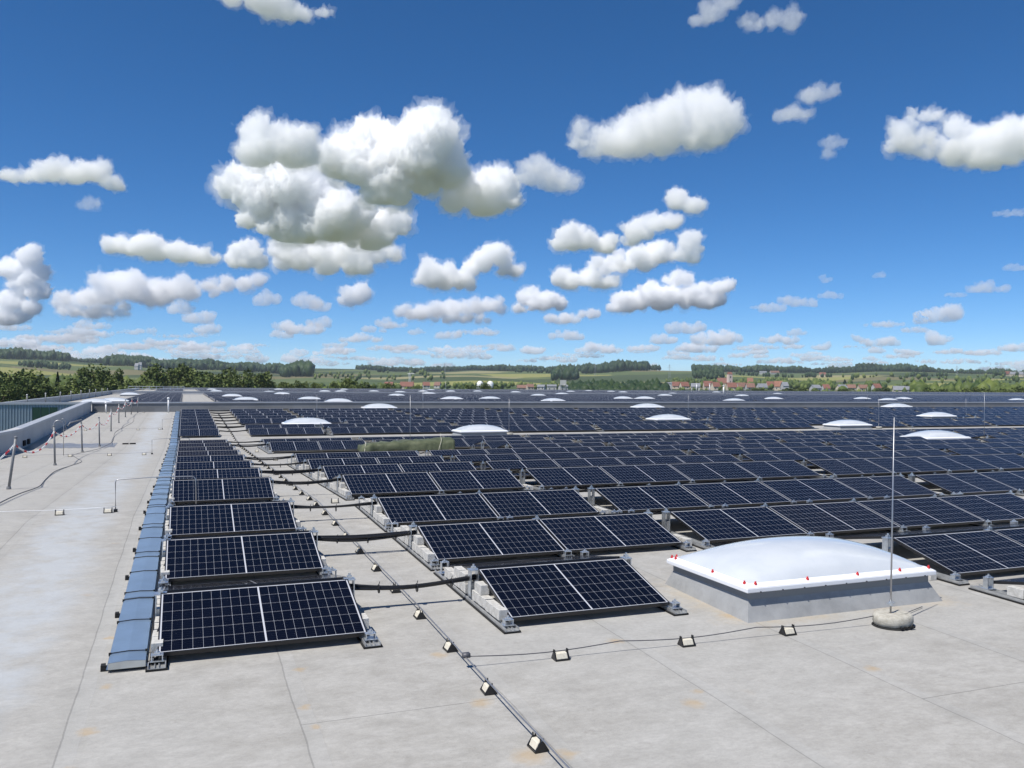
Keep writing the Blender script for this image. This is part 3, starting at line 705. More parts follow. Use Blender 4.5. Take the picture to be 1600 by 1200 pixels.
for k, yy in enumerate((15.87, 33.38, 48.62)):
    z = rz(yy); b = MB(); b.tube([(-1.07, yy, z+.03), (-1.075, yy, z+.5), (-1.06, yy, z+.535), (-1.03, yy, z+.545), (-.5, yy+.01, z+.565), (.12, yy, z+.56), (.165, yy, z+.55), (.19, yy, z+.51), (.20, yy, z+.03)], .009, 8)
    r = empty('bent_rod', (0, 0, 0), 'thin metal rod bent like a bridge over the cable tray, %s from the front' % od(k), 'bent rod', 'bent rods over the tray')
    b.build('rod', M['wire'], r, smooth=True); b = MB(); b.box((-1.1, yy-.03, z+.002), (-1.04, yy+.03, z+.05)); b.box((.17, yy-.03, z+.002), (.23, yy+.03, z+.05)); b.build('foot', M['plastic'], r)
# lightning rods
def rod(x, y, h, label, lean=0, rr_=.008):
    z = rz(y, x); r = empty('lightning_rod', (x, y, z), label, 'lightning rod', 'lightning rods on the roof')
    b = MB(); b.lathe([(.150, .006), (.175, .018), (.188, .05), (.186, .095), (.172, .118), (.155, .124), (.06, .122), (.03, .124)], 32, sx=1.08, sy=.92)
    b.build('concrete_base', M['base_conc'], r, smooth=True)
    b = MB(); b.lathe([(.188, .001), (.196, .004), (.188, .012)], 32, sx=1.08, sy=.92); b.build('rubber_pad', M['rubber'], r)
    b = MB(); b.tube([(-.03, 0, .10), (-.03+lean*.4, 0, h*.45), (-.03+lean, 0, h)], [rr_*1.15, rr_, rr_*.55], 8); b.build('rod', M['wire'], r, smooth=True)
    b = MB(); b.tube([(-.03, 0, .20), (-.03, 0, .24)], .019, 8); b.box((-.075, -.008, .212), (.02, .008, .228)); b.build('clamp', M['zinc'], r)
    return r
ro = rod(6.57, 6.60, 2.06, 'tall thin rod in a round concrete base in front of the near skylight', .035)
b = MB(); b.lathe([(.055, 0), (.05, .012)], 20, c=(.075, -.04, .1205), sx=1.3, sy=.8); b.build('recess', M['base_conc'], ro)
b = MB()
for dx in (-.06, -.01, .05, .085): b.box((dx-.012, -.188, .012), (dx+.012, -.166, .03))
b.build('slot', M['rubber'], ro)
for (x, yy, h, lab) in ((7.99, 31.6, 2.1, 'thin rod standing in front of the olive tarpaulin'), (15.75, 41.6, 1.9, 'thin rod in front of the skylight behind the tarpaulin'), (7.04, 49.3, 1.75, 'thin rod behind the skylight nearest the left walkway'),
        (32.0, 50.2, 1.9, 'thin rod at the right end of the middle skylight'), (41.2, 42.6, 1.9, 'thin rod beside the skylight right of the near rod'), (34.0, 28.8, 2.3, 'thin rod at the right end of the largest right-hand skylight'), (58.2, 51.0, 1.6, 'thin rod right of the far right skylight'),
        (17.2, 64.2, 1.8, 'thin rod beside the skylight before the near firewall'), (35.5, 120.0, 2.5, 'thin rod on the second roof left of the field centre'), (58.0, 128.0, 2.4, 'thin rod on the second roof right of the field centre'), (95.5, 101, 2.2, 'thin rod between skylights at the right of the second roof')):
    rod(x, yy, h, lab, 0, .010 if yy < 60 else .02)
for (x, yy, h, lab) in ((-4.97, 64.4, .75, 'white vent pipe at the foot of the near firewall, left of the other'), (-1.03, 64.4, 1.05, 'white capped vent pipe at the near firewall beside the cable tray'), (104.0, 150, 2.3, 'pale vent pipe on the far roof at right, left of a pair'), (156, 240, 3.0, 'tall pale vent pipe at far right before the trees, left of a pair'), (161, 240, 3.0, 'tall pale vent pipe at far right before the trees, right of a pair')):
    r = empty('vent_pipe', (x, yy, rz(yy, x)), lab, 'vent pipe', 'vent pipes on the roof'); s = 1 if yy < 70 else 3
    b = MB(); b.tube([(0, 0, 0), (0, 0, h-.1)], .05*s, 10); b.build('pipe', M['white'], r, smooth=True); b = MB(); b.lathe([(.06*s, 0), (.085*s, .03), (.085*s, .1), (.05*s, .14)], 12, c=(0, 0, h-.11)); b.build('cap', M['white'], r, smooth=True)

# ------------------------------------------------------------------ posts with red and white chain, ground cable, tarpaulin
POSTS = [(-3.5, 13.2, 1.15, .10), (-3.50, 21.0, 1.10, .13), (-3.57, 28.6, 1.16, -.03), (-3.60, 36.2, 1.2, -.04), (-3.30, 39.7, 1.18, -.03), (-3.45, 47.8, 1.15, 0), (-3.50, 54.1, 1.12, 0), (-3.48, 59.6, 1.1, 0), (-3.3, 62.6, 1.1, .05), (-3.0, 64.6, 1.05, .02)]
tops = []
for i, (x, yy, h, lean) in enumerate(POSTS):
    z = rz(yy, x); extra = {1: ' leaning to the right', 3: ' with a pipe bent over from its top'}.get(i, '')
    r = empty('barrier_post', (x, yy, z), 'grey barrier post%s, %s from the front' % (extra, od(i)), 'barrier post', 'grey barrier posts with chain')
    b = MB(); b.tube([(0, 0, 0), (lean, 0, h)], .028, 10); b.build('post', M['pole'], r, smooth=True)
    b = MB(); b.lathe([(.045, .002), (.05, .02), (.04, .06)], 12); b.build('foot', M['pole'], r)
    b = MB(); b.lathe([(.036, 0), (.036, .03), (.02, .042)], 12, c=(lean, 0, h-.005)); b.build('cap', M['pole'], r)
    if i == 3:
        b = MB(); b.tube([(lean, 0, h-.03), (lean-.05, -.05, h), (lean-.35, -.25, h-.08), (lean-.42, -.3, h-.2)], .026, 8); b.build('bent_pipe', M['pole'], r, smooth=True)
    tops.append(Vector((x+lean*.85, yy, z+h*.87)))
for i in range(len(tops)-1):
    a, c = tops[i], tops[i+1]; L = (c-a).length; pts = []
    sag = .32+.05*math.sin(i*2); n = int(L/.075); bw, br = MB(), MB()
    for q in range(n+1):
        s = q/n; p = a.lerp(c, s); p.z -= sag*4*s*(1-s)*(1 if L > 5 else .8); pts.append(p)
    for q in range(n):
        p0, p1 = pts[q], pts[q+1]; dd = (p1-p0); L1 = dd.length; dd.normalize(); sd = dd.cross(Vector((0, 0, 1))).normalized(); up = sd.cross(dd)
        wv = sd if q % 2 == 0 else up; tgt = br if (q//6) % 3 == 0 else bw
        e0 = p0-dd*.012; e1 = p1+dd*.012
        tgt.tube([e0, e0+dd*.02+wv*.018, e1-dd*.02+wv*.018, e1, e1-dd*.02-wv*.018, e0+dd*.02-wv*.018, e0], .006, 5, caps=False)
    k0 = len(br.v); br.v += bw.v; br.f += [tuple(k0+v for v in f) for f in bw.f]; br.m += [1]*len(bw.f)
    br.v = [(v[0]-a.x, v[1]-a.y, v[2]-a.z) for v in br.v]
    tag(br.build('barrier_chain', [M['redplastic'], M['white']], loc=a, smooth=True), 'red and white plastic chain between barrier posts, %s span from the front' % od(i), 'chain', 'red and white barrier chains')
CP = [(-2.95, 14.5), (-3.1, 17.0), (-3.16, 18.14), (-3.11, 19.79), (-2.98, 21.3), (-3.1, 23.2), (-3.24, 26), (-3.1, 28.22), (-3.0, 30.0), (-3.35, 32), (-3.67, 34.09), (-3.4, 36.5), (-3.15, 38.8), (-2.95, 41.75), (-3.2, 46.89), (-3.0, 51), (-2.8, 55), (-3.02, 60.82), (-3.0, 64)]
def spline(P, n=8):
    out = []; P = [Vector((p[0], p[1], 0)) for p in P]
    for i in range(len(P)-1):
        a, b_, c, d = P[max(i-1, 0)], P[i], P[i+1], P[min(i+2, len(P)-1)]
        for q in range(n):
            s = q/n; out.append(.5*((2*b_)+(c-a)*s+(2*a-5*b_+4*c-d)*s*s+(3*b_-a-3*c+d)*s**3))
    out.append(P[-1]); return out
b = MB(); b.tube([(p.x, p.y, rz(p.y, p.x)+.009) for p in spline(CP)], .0075, 6)
tag(b.build('ground_cable', M['darkwire'], smooth=True), 'dark cable snaking along the left roof strip past the barrier posts', 'cable')
for i, (x, yy) in enumerate(((-3.86, 33.0), (-5.65, 49.0))):
    z = rz(yy, x); b = MB(); pts = [(0, 0, .05), (0, 0, 1.1 if i == 0 else .5)]
    for q in range(1, 8): a = q/7*math.pi; R_ = .16 if i == 0 else .1; pts.append((-R_+R_*math.cos(a), 0, (1.1 if i == 0 else .5)+R_*math.sin(a)))
    pts.append((-.36 if i == 0 else -.2, 0, .95 if i == 0 else .4)); b.tube(pts, .012, 8)
    tag(b.build('curved_rod', M['wire'], loc=(x, yy, z), smooth=True), ('thin metal rod curved like a cane by the left roof strip posts', 'short curved metal rod by the left parapet far back')[i], 'curved rod')
b = MB()
for s in (-.14, .14): b.box((-2.2+s-.12, 40.2, rz(40.3)+.003), (-2.2+s+.12, 40.34, rz(40.3)+.05))
tag(b.build('roof_weight', M['rubber']), 'pair of small black weights beside the puddle on the left roof strip', 'weights')
# tarpaulin over a stack on a pallet
tr = empty('covered_stack', (7.75, 31.3, rz(31.3)), 'long low stack under an olive tarpaulin among the middle panel rows', 'covered stack')
n, mrow = 46, 14; b = MB(); Lx, Ly, Hh = 3.45, 1.15, .58
P = []
prof = [(-.56, .03), (-.55, .18), (-.53, .38), (-.47, .50), (-.32, .555), (0, .575), (.32, .555), (.47, .50), (.53, .36), (.55, .16), (.56, .03)]
for i in range(n+1):
    s = i/n; x = -Lx/2+Lx*s
    hk = .60+.26*s-.10*math.exp(-((s-.03)/.05)**2)
    for (yy, zz) in prof: P.append((x, yy, zz*hk))
P = np.array(P); nz = vnoise(P*3.1, 5)*.05+vnoise(P*7.3, 6)*.028+vnoise(P*16., 9)*.012
P[:, 1] += nz*np.sign(P[:, 1]+1e-6); P[:, 2] += np.where(P[:, 2] > .1, nz*.9, np.abs(nz)*1.2)
b.v = [tuple(p) for p in P]; k = len(prof)
for i in range(n):
    for j in range(k-1): b.f.append((i*k+j, (i+1)*k+j, (i+1)*k+j+1, i*k+j+1)); b.m.append(0)
b.f.append(tuple(range(k))); b.m.append(0); b.f.append(tuple(reversed(range(n*k, n*k+k)))); b.m.append(0)
b.build('tarpaulin', M['tarp'], tr, smooth=True)
b = MB()
for s in (-1.6, -.55, .5, 1.55): b.box((s-.06, -.6, .005), (s+.06, .6, .09))
b.build('pallet', M['wood'], tr)
b = MB(); b.tube([(1.05, -.62, .03), (1.2, -.5, .42), (1.25, -.2, .68)], .008, 5); b.tube([(-1.7, -.62, .03), (-1.6, -.4, .45)], .01, 5); b.build('rope', M['cream'], tr)
# posts and railing on the second roof at left
for i in range(9):
    x = -11.1; yy = 74+i*9.0; r = empty('barrier_post', (x, yy, rz(80)), 'thin pale post by the left parapet of the second roof, %s from the front' % od(i), 'barrier post', 'posts along the left edge of the second roof')
    b = MB(); b.tube([(0, 0, 0), (.05*(i % 3-1), 0, 1.05)], .045, 8); b.build('post', M['pole'], r, smooth=True)
    b = MB(); b.lathe([(.06, 0), (.06, .04), (.03, .06)], 10, c=(.05*(i % 3-1), 0, 1.04)); b.build('cap', M['white'], r)
r = empty('guard_railing', (-6, 215, rz(215)), 'pale metal guard railing far back at the left of the third roof', 'railing'); b = MB()
for z in (.55, 1.1): b.tube([(-6, 0, z), (6, 0, z)], .05, 6)
b.build('rails', M['zinc'], r); b = MB()
for q in range(9): b.tube([(-6+1.5*q, 0, 0), (-6+1.5*q, 0, 1.1)], .04, 6)
b.build('uprights', M['zinc'], r)

# ------------------------------------------------------------------ terrain
SX = [-900, -200, 0, 60, 100, 130, 165, 200, 240, 330, 400, 440, 485, 555, 620, 700, 740, 800, 920, 980, 1010, 1030, 1120, 1200, 1300, 1370, 1430, 1500, 1600, 1800, 2500]
SYY = [566, 566, 566, 567, 570, 573, 574, 573, 576, 577, 580, 581, 578, 578.5, 582, 581, 579, 580, 580, 577, 577.5, 578.5, 579.5, 581, 582, 580, 581, 583, 584, 585, 585]
def terr(r, px):
    zr = (600-np.interp(px, SX, SYY))/FPX*3200
    t = np.clip((r-1000)/2200, 0, 1)
    z = np.where(r < 300, -14, np.where(r < 1000, -14+8*(np.clip(r, 300, 1000)-300)/700, -6+(zr+6)*(.35*t+.65*t*t*(3-2*t))))
    z = z+np.where((r > 1050) & (r < 3150), 4*np.sin(px*.021+r*.0031)*np.sin(math.pi*t)*np.sin(r*.002+px*.006), 0)
    return np.where(r > 3200, zr-(r-3200)*.004, z)
def dirpx(px):
    u = (np.asarray(px, float)-800)/FPX; d = RGT[None]*u[..., None]+FWD[None]; return d/np.linalg.norm(d, axis=-1, keepdims=True)
def gpos(px, r):
    d = dirpx(np.atleast_1d(px)); cz = d@FWD; return d[:, 0]*r/1, d[:, 1]*r/1, terr(np.atleast_1d(r)*1.0, np.atleast_1d(px)*1.0)
rs = np.concatenate([[3, 60, 150, 263, 300, 400, 500, 650, 800], np.linspace(1000, 3200, 56), [3300, 3600, 4200, 6000, 9000]])
nA = 260; ang = np.linspace(-math.pi, math.pi, nA, endpoint=False)
ang = np.sort(np.concatenate([ang, np.linspace(-.75, .75, 220)]))
V = []
for r_ in rs:
    u = np.where(np.abs(ang) < 1.1, np.tan(np.clip(ang, -1.1, 1.1)), np.sign(ang)*2); px = 800+FPX*u
    z = terr(np.full_like(ang, r_), px); z = np.where(np.abs(ang) < 1.1, z, np.where(r_ < 1000, -14, -10))
    V.append(np.stack([FWD[0]*np.cos(ang)*r_+RGT[0]*np.sin(ang)*r_, FWD[1]*np.cos(ang)*r_+RGT[1]*np.sin(ang)*r_, z], -1))
nA = len(ang); V = np.concatenate(V); Fq = []
for j in range(len(rs)-1):
    for i in range(nA): i2 = (i+1) % nA; Fq.append((j*nA+i, j*nA+i2, (j+1)*nA+i2, (j+1)*nA+i))
Fq.append(tuple(range(nA)))
me = bpy.data.meshes.new('terrain'); me.from_pydata(V.tolist(), [], Fq); me.polygons.foreach_set('use_smooth', [True]*len(me.polygons))
m = bpy.data.materials.new('farmland'); m.use_nodes = True; N = NT(m); p = m.node_tree.nodes['Principled BSDF']
geo = N.n('ShaderNodeNewGeometry').outputs['Position']
mp = N.n('ShaderNodeMapping'); N.put(geo, mp.inputs[0]); mp.inputs['Rotation'].default_value = (0, 0, .36); mp.inputs['Scale'].default_value = (1/330, 1/215, 0)
wob = N.n('ShaderNodeTexNoise'); N.put(mp.outputs[0], wob.inputs['Vector']); wob.inputs['Scale'].default_value = 1.2
va = N.n('ShaderNodeVectorMath', operation='MULTIPLY_ADD'); N.put(wob.outputs['Color'], va.inputs[0]); va.inputs[1].default_value = (.5, .5, 0); N.put(mp.outputs[0], va.inputs[2])
vo = N.n('ShaderNodeTexVoronoi', distance='MINKOWSKI'); N.put(va.outputs[0], vo.inputs['Vector']); vo.inputs['Scale'].default_value = 1; vo.inputs['Exponent'].default_value = 4; vo.inputs['Randomness'].default_value = .85
se = N.n('ShaderNodeSeparateColor'); N.put(vo.outputs['Color'], se.inputs[0])
cr = N.n('ShaderNodeValToRGB'); N.put(se.outputs[0], cr.inputs[0]); cr.color_ramp.interpolation = 'CONSTANT'; e = cr.color_ramp.elements
e[0].position = 0; e[0].color = (.058, .080, .036, 1); e[1].position = .2; e[1].color = (.100, .130, .052, 1)
for q, c in ((.36, (.042, .062, .032, 1)), (.5, (.27, .265, .09, 1)), (.62, (.078, .108, .042, 1)), (.74, (.29, .26, .135, 1)), (.82, (.125, .150, .060, 1)), (.93, (.17, .15, .08, 1))):
    x = e.new(q); x.color = c
nn = N.noise(geo, .02, 6, .6); c = N.mix(N.ma('MULTIPLY', nn, .35), cr.outputs[0], (.065, .085, .04, 1)); N.put(c, p.inputs['Base Color']); p.inputs['Roughness'].default_value = .9; p.inputs['Specular IOR Level'].default_value = .1
me.materials.append(m); tag(link('terrain', me), kind='structure')

# ------------------------------------------------------------------ woods far off (masses) and trees near the building
def ico(sub):
    bm = bmesh.new(); bmesh.ops.create_icosphere(bm, subdivisions=sub, radius=1); v = np.array([q.co[:] for q in bm.verts]); f = np.array([[q.index for q in g.verts] for g in bm.faces]); bm.free(); return v, f
def mesh_np(name, V, F, mats, tint=None, smooth=False):
    me = bpy.data.meshes.new(name); k = F.shape[1]
    me.vertices.add(len(V)); me.vertices.foreach_set('co', V.astype(np.float32).ravel()); me.loops.add(F.size); me.loops.foreach_set('vertex_index', F.astype(np.int32).ravel())
    me.polygons.add(len(F)); me.polygons.foreach_set('loop_start', np.arange(0, F.size, k, dtype=np.int32)); me.polygons.foreach_set('loop_total', np.full(len(F), k, dtype=np.int32))
    me.update(calc_edges=True)
    if tint is not None: a = me.attributes.new('tint', 'FLOAT', 'POINT'); a.data.foreach_set('value', tint.astype(np.float32))
    me.materials.append(mats)
    if smooth: me.polygons.foreach_set('use_smooth', [True]*len(F))
    return me
IV, IF = ico(1)
def woods(patches, name, label, m='forest'):
    VV, FF, TT = [], [], []; n0 = 0
    for (p0, p1, r0, r1, n, h) in patches:
        px = RNG.uniform(p0, p1, n); r = RNG.uniform(r0, r1, n); x, y, z = gpos(px, r)
        hh = h*RNG.uniform(.6, 1.15, n)*(.9+.16*np.sin(px*.09+r0)*np.sin(px*.031)); wd = hh*RNG.uniform(.28, .45, n); tt = np.clip(RNG.normal(.5, .3, n), 0, 1)
        for i in range(n):
            jv = IV*(1+RNG.normal(0, .14, (len(IV), 1))); con = RNG.random() < (.3 if m == 'forest' and h > 13 else 0)
            v = jv*np.array([wd[i], wd[i], hh[i]*.55]); 
            if con: v[:, :2] *= np.clip(.85-.75*jv[:, 2:3]*.8, .1, 1.2)*.8
            VV.append(v+np.array([x[i], y[i], z[i]+hh[i]*.5])); FF.append(IF+n0); n0 += len(IV); TT.append(np.clip(np.full(len(IV), tt[i]*(.35 if con else 1))+RNG.normal(0, .12, len(IV)), 0, 1))
    tag(link(name, mesh_np(name, np.concatenate(VV), np.concatenate(FF), M[m], np.concatenate(TT))), label, 'forest', kind='stuff')
woods([(-200, 108, 2550, 3250, 1500, 24), (100, 168, 3000, 3250, 160, 16), (165, 242, 2300, 3200, 650, 24), (240, 442, 2250, 3250, 1300, 22), (440, 486, 1800, 2700, 480, 26), (30, 110, 2000, 2150, 70, 14)], 'forest', 'dark wooded ridge on the hills at the left')
woods([(555, 745, 3050, 3400, 700, 18), (735, 930, 2950, 3400, 700, 22), (910, 1012, 2500, 3250, 800, 27), (1000, 1030, 2700, 3000, 60, 18), (862, 902, 1700, 2500, 120, 20), (590, 600, 2300, 2500, 14, 16), (640, 648, 2100, 2300, 12, 16), (800, 860, 2450, 2500, 20, 12)], 'forest', 'dark wooded strip on the hills in the middle')
woods([(1082, 1210, 2750, 3350, 600, 22), (1190, 1450, 2950, 3400, 1100, 21), (1340, 1425, 3000, 3300, 250, 27), (1430, 1800, 3050, 3400, 800, 17), (1150, 1300, 2150, 2200, 45, 12), (1420, 1480, 2180, 2220, 22, 12), (1550, 1620, 2200, 2260, 25, 12), (1080, 1130, 1700, 2300, 60, 16)], 'forest', 'dark wooded strip on the hills at the right')
woods([(893, 1042, 560, 760, 420, 10.5), (905, 1030, 600, 760, 200, 12)], 'wood', 'dense dark green wood behind the middle of the far roof edge')
woods([(690, 905, 960, 1200, 120, 8), (1040, 1300, 1080, 1600, 260, 9), (1046, 1200, 800, 930, 26, 6), (1200, 1440, 1000, 1300, 150, 9), (1230, 1420, 700, 860, 30, 8), (1420, 1700, 620, 1000, 240, 12), (470, 640, 420, 900, 90, 10), (480, 700, 1500, 2200, 60, 11), (1250, 1600, 1500, 2100, 60, 11), (-200, 300, 420, 800, 300, 14)], 'wood', 'green scattered trees and hedges around the far village', 'leaf')
def tree_mesh(seed, conifer=False, n=3200):
    g = np.random.default_rng(seed); C = []
    if conifer:
        z = g.uniform(.08, 1, n); rr_ = (1.02-z)*.34*np.sqrt(g.uniform(.35, 1, n)); a = g.uniform(0, 6.283, n); c = np.stack([rr_*np.cos(a), rr_*np.sin(a), z], -1); tint = g.uniform(0, .7, n)
    else:
        nb = 26; bc = []; br = []
        for i in range(nb):
            zz = g.uniform(.22, .88); ww = .40*math.sin(math.pi*min(1, (zz-.05)/.98))**.7; a = g.uniform(0, 6.283); q = ww*math.sqrt(g.uniform(.1, 1)); bc.append((q*math.cos(a), q*math.sin(a), zz)); br.append(g.uniform(.10, .19))
        bc = np.array(bc); br = np.array(br); k = g.integers(0, nb, n); dv = g.normal(size=(n, 3)); dv /= np.linalg.norm(dv, axis=1, keepdims=True)
        c = bc[k]+dv*(br[k]*g.uniform(.55, 1.05, n))[:, None]*np.array([1, 1, .85]); c[:, 2] = np.clip(c[:, 2], .06, 1); bt = g.uniform(0, 1, nb); tint = np.clip(bt[k]*.6+g.uniform(0, .45, n), 0, 1)
    s = g.uniform(.016, .032, n)*(1 if not conifer else .9); nrm = g.normal(size=(n, 3)); nrm /= np.linalg.norm(nrm, axis=1, keepdims=True)
    t1 = np.cross(nrm, [0, 0, 1.0]); t1 /= np.linalg.norm(t1, axis=1, keepdims=True)+1e-9; t2 = np.cross(nrm, t1)
    V = np.stack([c+(t1+t2*.2)*s[:, None], c+t2*s[:, None]*.8, c-(t1-t2*.2)*s[:, None], c-t2*s[:, None]*.8], 1).reshape(-1, 3)
    crown = mesh_np('crown', V, np.arange(4*n).reshape(-1, 4), M['conifer' if conifer else 'leaf'], np.repeat(tint, 4))
    b = MB(); b.tube([(0, 0, -.02), (.005, 0, .3), (-.01, .01, .6), (0, 0, .88)], [.022, .017, .010, .003], 7)
    if not conifer:
        for i in range(9): q = bc[i]; b.tube([(0, 0, max(.15, q[2]-.25)), (q[0]*.5, q[1]*.5, q[2]-.10), tuple(q)], [.009, .006, .002], 5)
    return crown, b.mesh('trunk', M['bark'], True)
TM = [tree_mesh(s) for s in range(6)]; TC = tree_mesh(50, True)
TREES = [(-25,574,34,240),(15,578,35,235),(55,579,34,245),(30,590,30,205),(90,585,12,265,1),(120,590,26,245),(150,571,26,300),(172,576,20,295),(140,595,30,215),(195,587,26,265),(215,592,22,245),(245,571,23,285),(283,566,21,300),(265,577,23,320),(310,575,26,295),(345,576,25,310),(330,585,30,280),(372,586,22,300),(402,576,22,330),(430,592,20,340),(455,594,18,345),(485,596,15,350),(550,589,23,360),(572,596,20,355),(605,594,21,370),(522,597,15,365),(70,596,30,205),(100,597,28,210),(0,597,30,195),(230,597,25,240),(290,594,26,285),(650,600,16,420),(735,600,18,450),(765,598,18,470),
 (1185,603,16,620),(1240,602,26,470),(1265,604,20,520),(1325,604,20,600),(1380,602,16,620),(1420,596,14,900),(1457,601,24,430),(1495,603,22,470),(1525,599,26,420),(1553,601,25,410),(1582,600,28,400),(1615,598,30,400),(1320,590,5,1300,1)]
TREES.sort(key=lambda q: q[0]); cs = {}
side = lambda px: 'left tree line' if px < 500 else ('middle tree group' if px < 900 else 'right tree group')
for i, tdef in enumerate(TREES):
    px, top, hw, D = tdef[:4]; con = len(tdef) > 4
    x, y, _ = gpos(px, D/ max(.6, float(dirpx(np.array([px]))@FWD))); z0 = -14 if D < 300 else float(terr(np.array([D*1.0]), np.array([px*1.0]))[0])
    h = (600-top)/FPX*D-z0; wd = hw*(1.35 if px < 500 else 1.1)/FPX*D/.46
    k = cs.setdefault(side(px), 0); cs[side(px)] = k+1
    lab = ('dark pointed conifer standing in the %s' if con else 'bushy green broadleaf tree, %s from the left in the {}'.format(side(px)))
    lab = lab % (side(px) if con else od(k))
    r = empty('conifer_tree' if con else 'broadleaf_tree', (float(x[0]), float(y[0]), z0), lab, 'tree', 'trees beyond the roof edge', (0, 0, i*1.3))
    c, tk = TC if con else TM[i % 6]
    sw = wd if not con else hw/FPX*D/.30
    r.scale = (sw, sw, h); link('crown', c, r); link('trunk', tk, r)

# ------------------------------------------------------------------ village and far structures
def house(px, D, wpx, hw_, rh, wall, roof, label, depth=9, rot=0., z=None):
    x, y, zz = gpos(px, D); z = float(zz[0]) if z is None else z; W_ = wpx/FPX*D
    r = empty('village_house', (float(x[0]), float(y[0]), z-.5), label, 'house', 'houses of the far village', (0, 0, -YAW+rot))
    b = MB(); hx, hy = W_/2, depth/2; b.box((-hx, -hy, 0), (hx, hy, hw_)); 
    for s in (-hx, hx): b.quad([(s, -hy, hw_), (s, hy, hw_), (s, 0, hw_+rh)] if s > 0 else [(s, hy, hw_), (s, -hy, hw_), (s, 0, hw_+rh)])
    b.build('wall', M[wall], r)
    b = MB(); e = .4
    for s in (-1, 1): 
        q = [(-hx-e, s*(hy+e), hw_-.25), (hx+e, s*(hy+e), hw_-.25), (hx+e, 0, hw_+rh+.1), (-hx-e, 0, hw_+rh+.1)]; b.quad(q if s < 0 else q[::-1]); q2 = [(a, c, d+.25) for a, c, d in q]; b.quad(q2 if s < 0 else q2[::-1])
    b.build('roof', M[roof], r)
    b = MB(); n = max(1, int(W_/3.5))
    for i in range(n): xx = -hx+W_*(i+.5)/n; b.box((xx-.5, -hy-.06, hw_*.45), (xx+.5, -hy-.01, hw_*.45+1.4))
    b.build('window', M['window'], r)
    return r
HS = [(608,1000,13,4,4,'wall_white','roof_red'),(636,980,20,3.5,5,'wall_cream','roof_red'),(666,1020,10,4,4,'wall_white','roof_red'),(684,1040,9,4,4,'wall_white','roof_brown'),
 (815,900,14,3.5,3,'wall_cream','roof_brown'),(828,940,10,4,3,'wall_cream','roof_brown'),(846,930,11,4.5,2,'wall_white','roof_grey'),(862,860,14,6,1.5,'wall_white','roof_grey'),(880,850,12,6,1.5,'wall_white','roof_grey'),
 (1045,1000,9,8,1,'wall_white','roof_grey'),(1056,1080,12,4,5,'wall_cream','roof_red'),(1069,1060,12,4,5,'wall_cream','roof_red'),(1087,960,13,5,3.5,'wall_white','roof_grey'),(1106,1040,13,4.5,6,'wall_cream','roof_red'),(1118,1000,11,4.5,5,'wall_cream','roof_red'),(1130,1220,17,6,7,'wall_cream','roof_red'),(1143,1000,14,4,5,'wall_cream','roof_red'),(1158,1020,13,4,5,'wall_white','roof_brown'),(1172,1150,8,6,8,'wall_cream','roof_orange'),(1172,1000,12,4,4.5,'wall_white','roof_brown'),(1190,960,13,4.5,4,'wall_white','roof_grey'),(1203,1090,10,5,5,'wall_cream','roof_red'),(1216,1000,11,5,6,'wall_cream','roof_orange'),(1226,980,8,6,4,'wall_white','roof_grey'),(1274,900,12,5,3,'wall_white','roof_grey'),(1290,950,9,4,4,'wall_white','roof_red'),(1315,980,12,4,3.5,'wall_cream','roof_grey'),(1330,1000,11,4,3.5,'wall_white','roof_brown'),(1348,980,13,4,3.5,'wall_cream','roof_brown'),(1369,940,10,5,4,'wall_white','roof_red'),(1405,880,16,4,3.5,'wall_cream','roof_grey'),(1418,900,10,4,3,'wall_white','roof_grey'),
 (1285,2250,9,5,5,'wall_cream','roof_red'),(1572,2250,13,5,6,'wall_cream','roof_red'),(1588,2220,16,6,5,'wall_cream','roof_grey'),(1210,2500,14,5,5,'wall_white','roof_brown'),(1192,2480,10,6,3,'wall_white','roof_grey'),(214,2000,5,8,6,'wall_white','roof_grey'),(219,2020,4,10,6,'wall_white','roof_grey')]
HS.sort(key=lambda q: q[0]); cnt = {}
for i, h in enumerate(HS):
    g = 'on the far hillside' if h[1] > 1900 else 'in the far village'; key = (h[5], h[6], g); cnt[key] = cnt.get(key, 0)+1
for i, h in enumerate(HS):
    g = 'on the far hillside' if h[1] > 1900 else 'in the far village'; key = (h[5], h[6], g); cs[key] = cs.get(key, 0)+1
    wc = h[5].split('_')[1]; rc = h[6].split('_')[1]
    lab = '%s house with a %s gabled roof %s' % (wc, rc, g) + ('' if cnt[key] == 1 else ', %s from left' % od(cs[key]-1))
    house(*h, lab, rot=.25*math.sin(i*2.1))
x, y, z = gpos(1140, 1180); r = empty('church_tower', (float(x[0]), float(y[0]), float(z[0])-.5), 'pale pink church tower above the red village roofs', 'church tower', rot=(0, 0, -YAW+.2))
b = MB(); b.box((-2.8, -2.8, 0), (2.8, 2.8, 18.5)); b.build('wall', M['pink'], r); b = MB(); b.frustum((-3, -3), (3, 3), (-2.4, -.15), (2.4, .15), 18.5, 21.5); b.build('roof', M['roof_red'], r)
b = MB(); b.box((-.7, -2.9, 13.5), (.7, -2.81, 16)); b.box((-.5, -2.9, 8), (.5, -2.81, 9.6)); b.build('window', M['window'], r)
x, y, z = gpos(880, 830); r = empty('silo_tower', (float(x[0]), float(y[0]), float(z[0])-.5), 'white silo tower on a dark frame above the white buildings', 'silo', rot=(0, 0, -YAW))
b = MB(); b.box((-2.8, -2.8, 7.5), (2.8, 2.8, 12.5)); b.build('hopper', M['wall_white'], r); b = MB()
for sx in (-2.2, 2.2):
    for sy in (-2.2, 2.2): b.box((sx-.3, sy-.3, 0), (sx+.3, sy+.3, 7.5))
b.frustum((-1, -1), (1, 1), (-2.6, -2.6), (2.6, 2.6), 5.5, 7.49); b.build('frame', M['steel'], r)
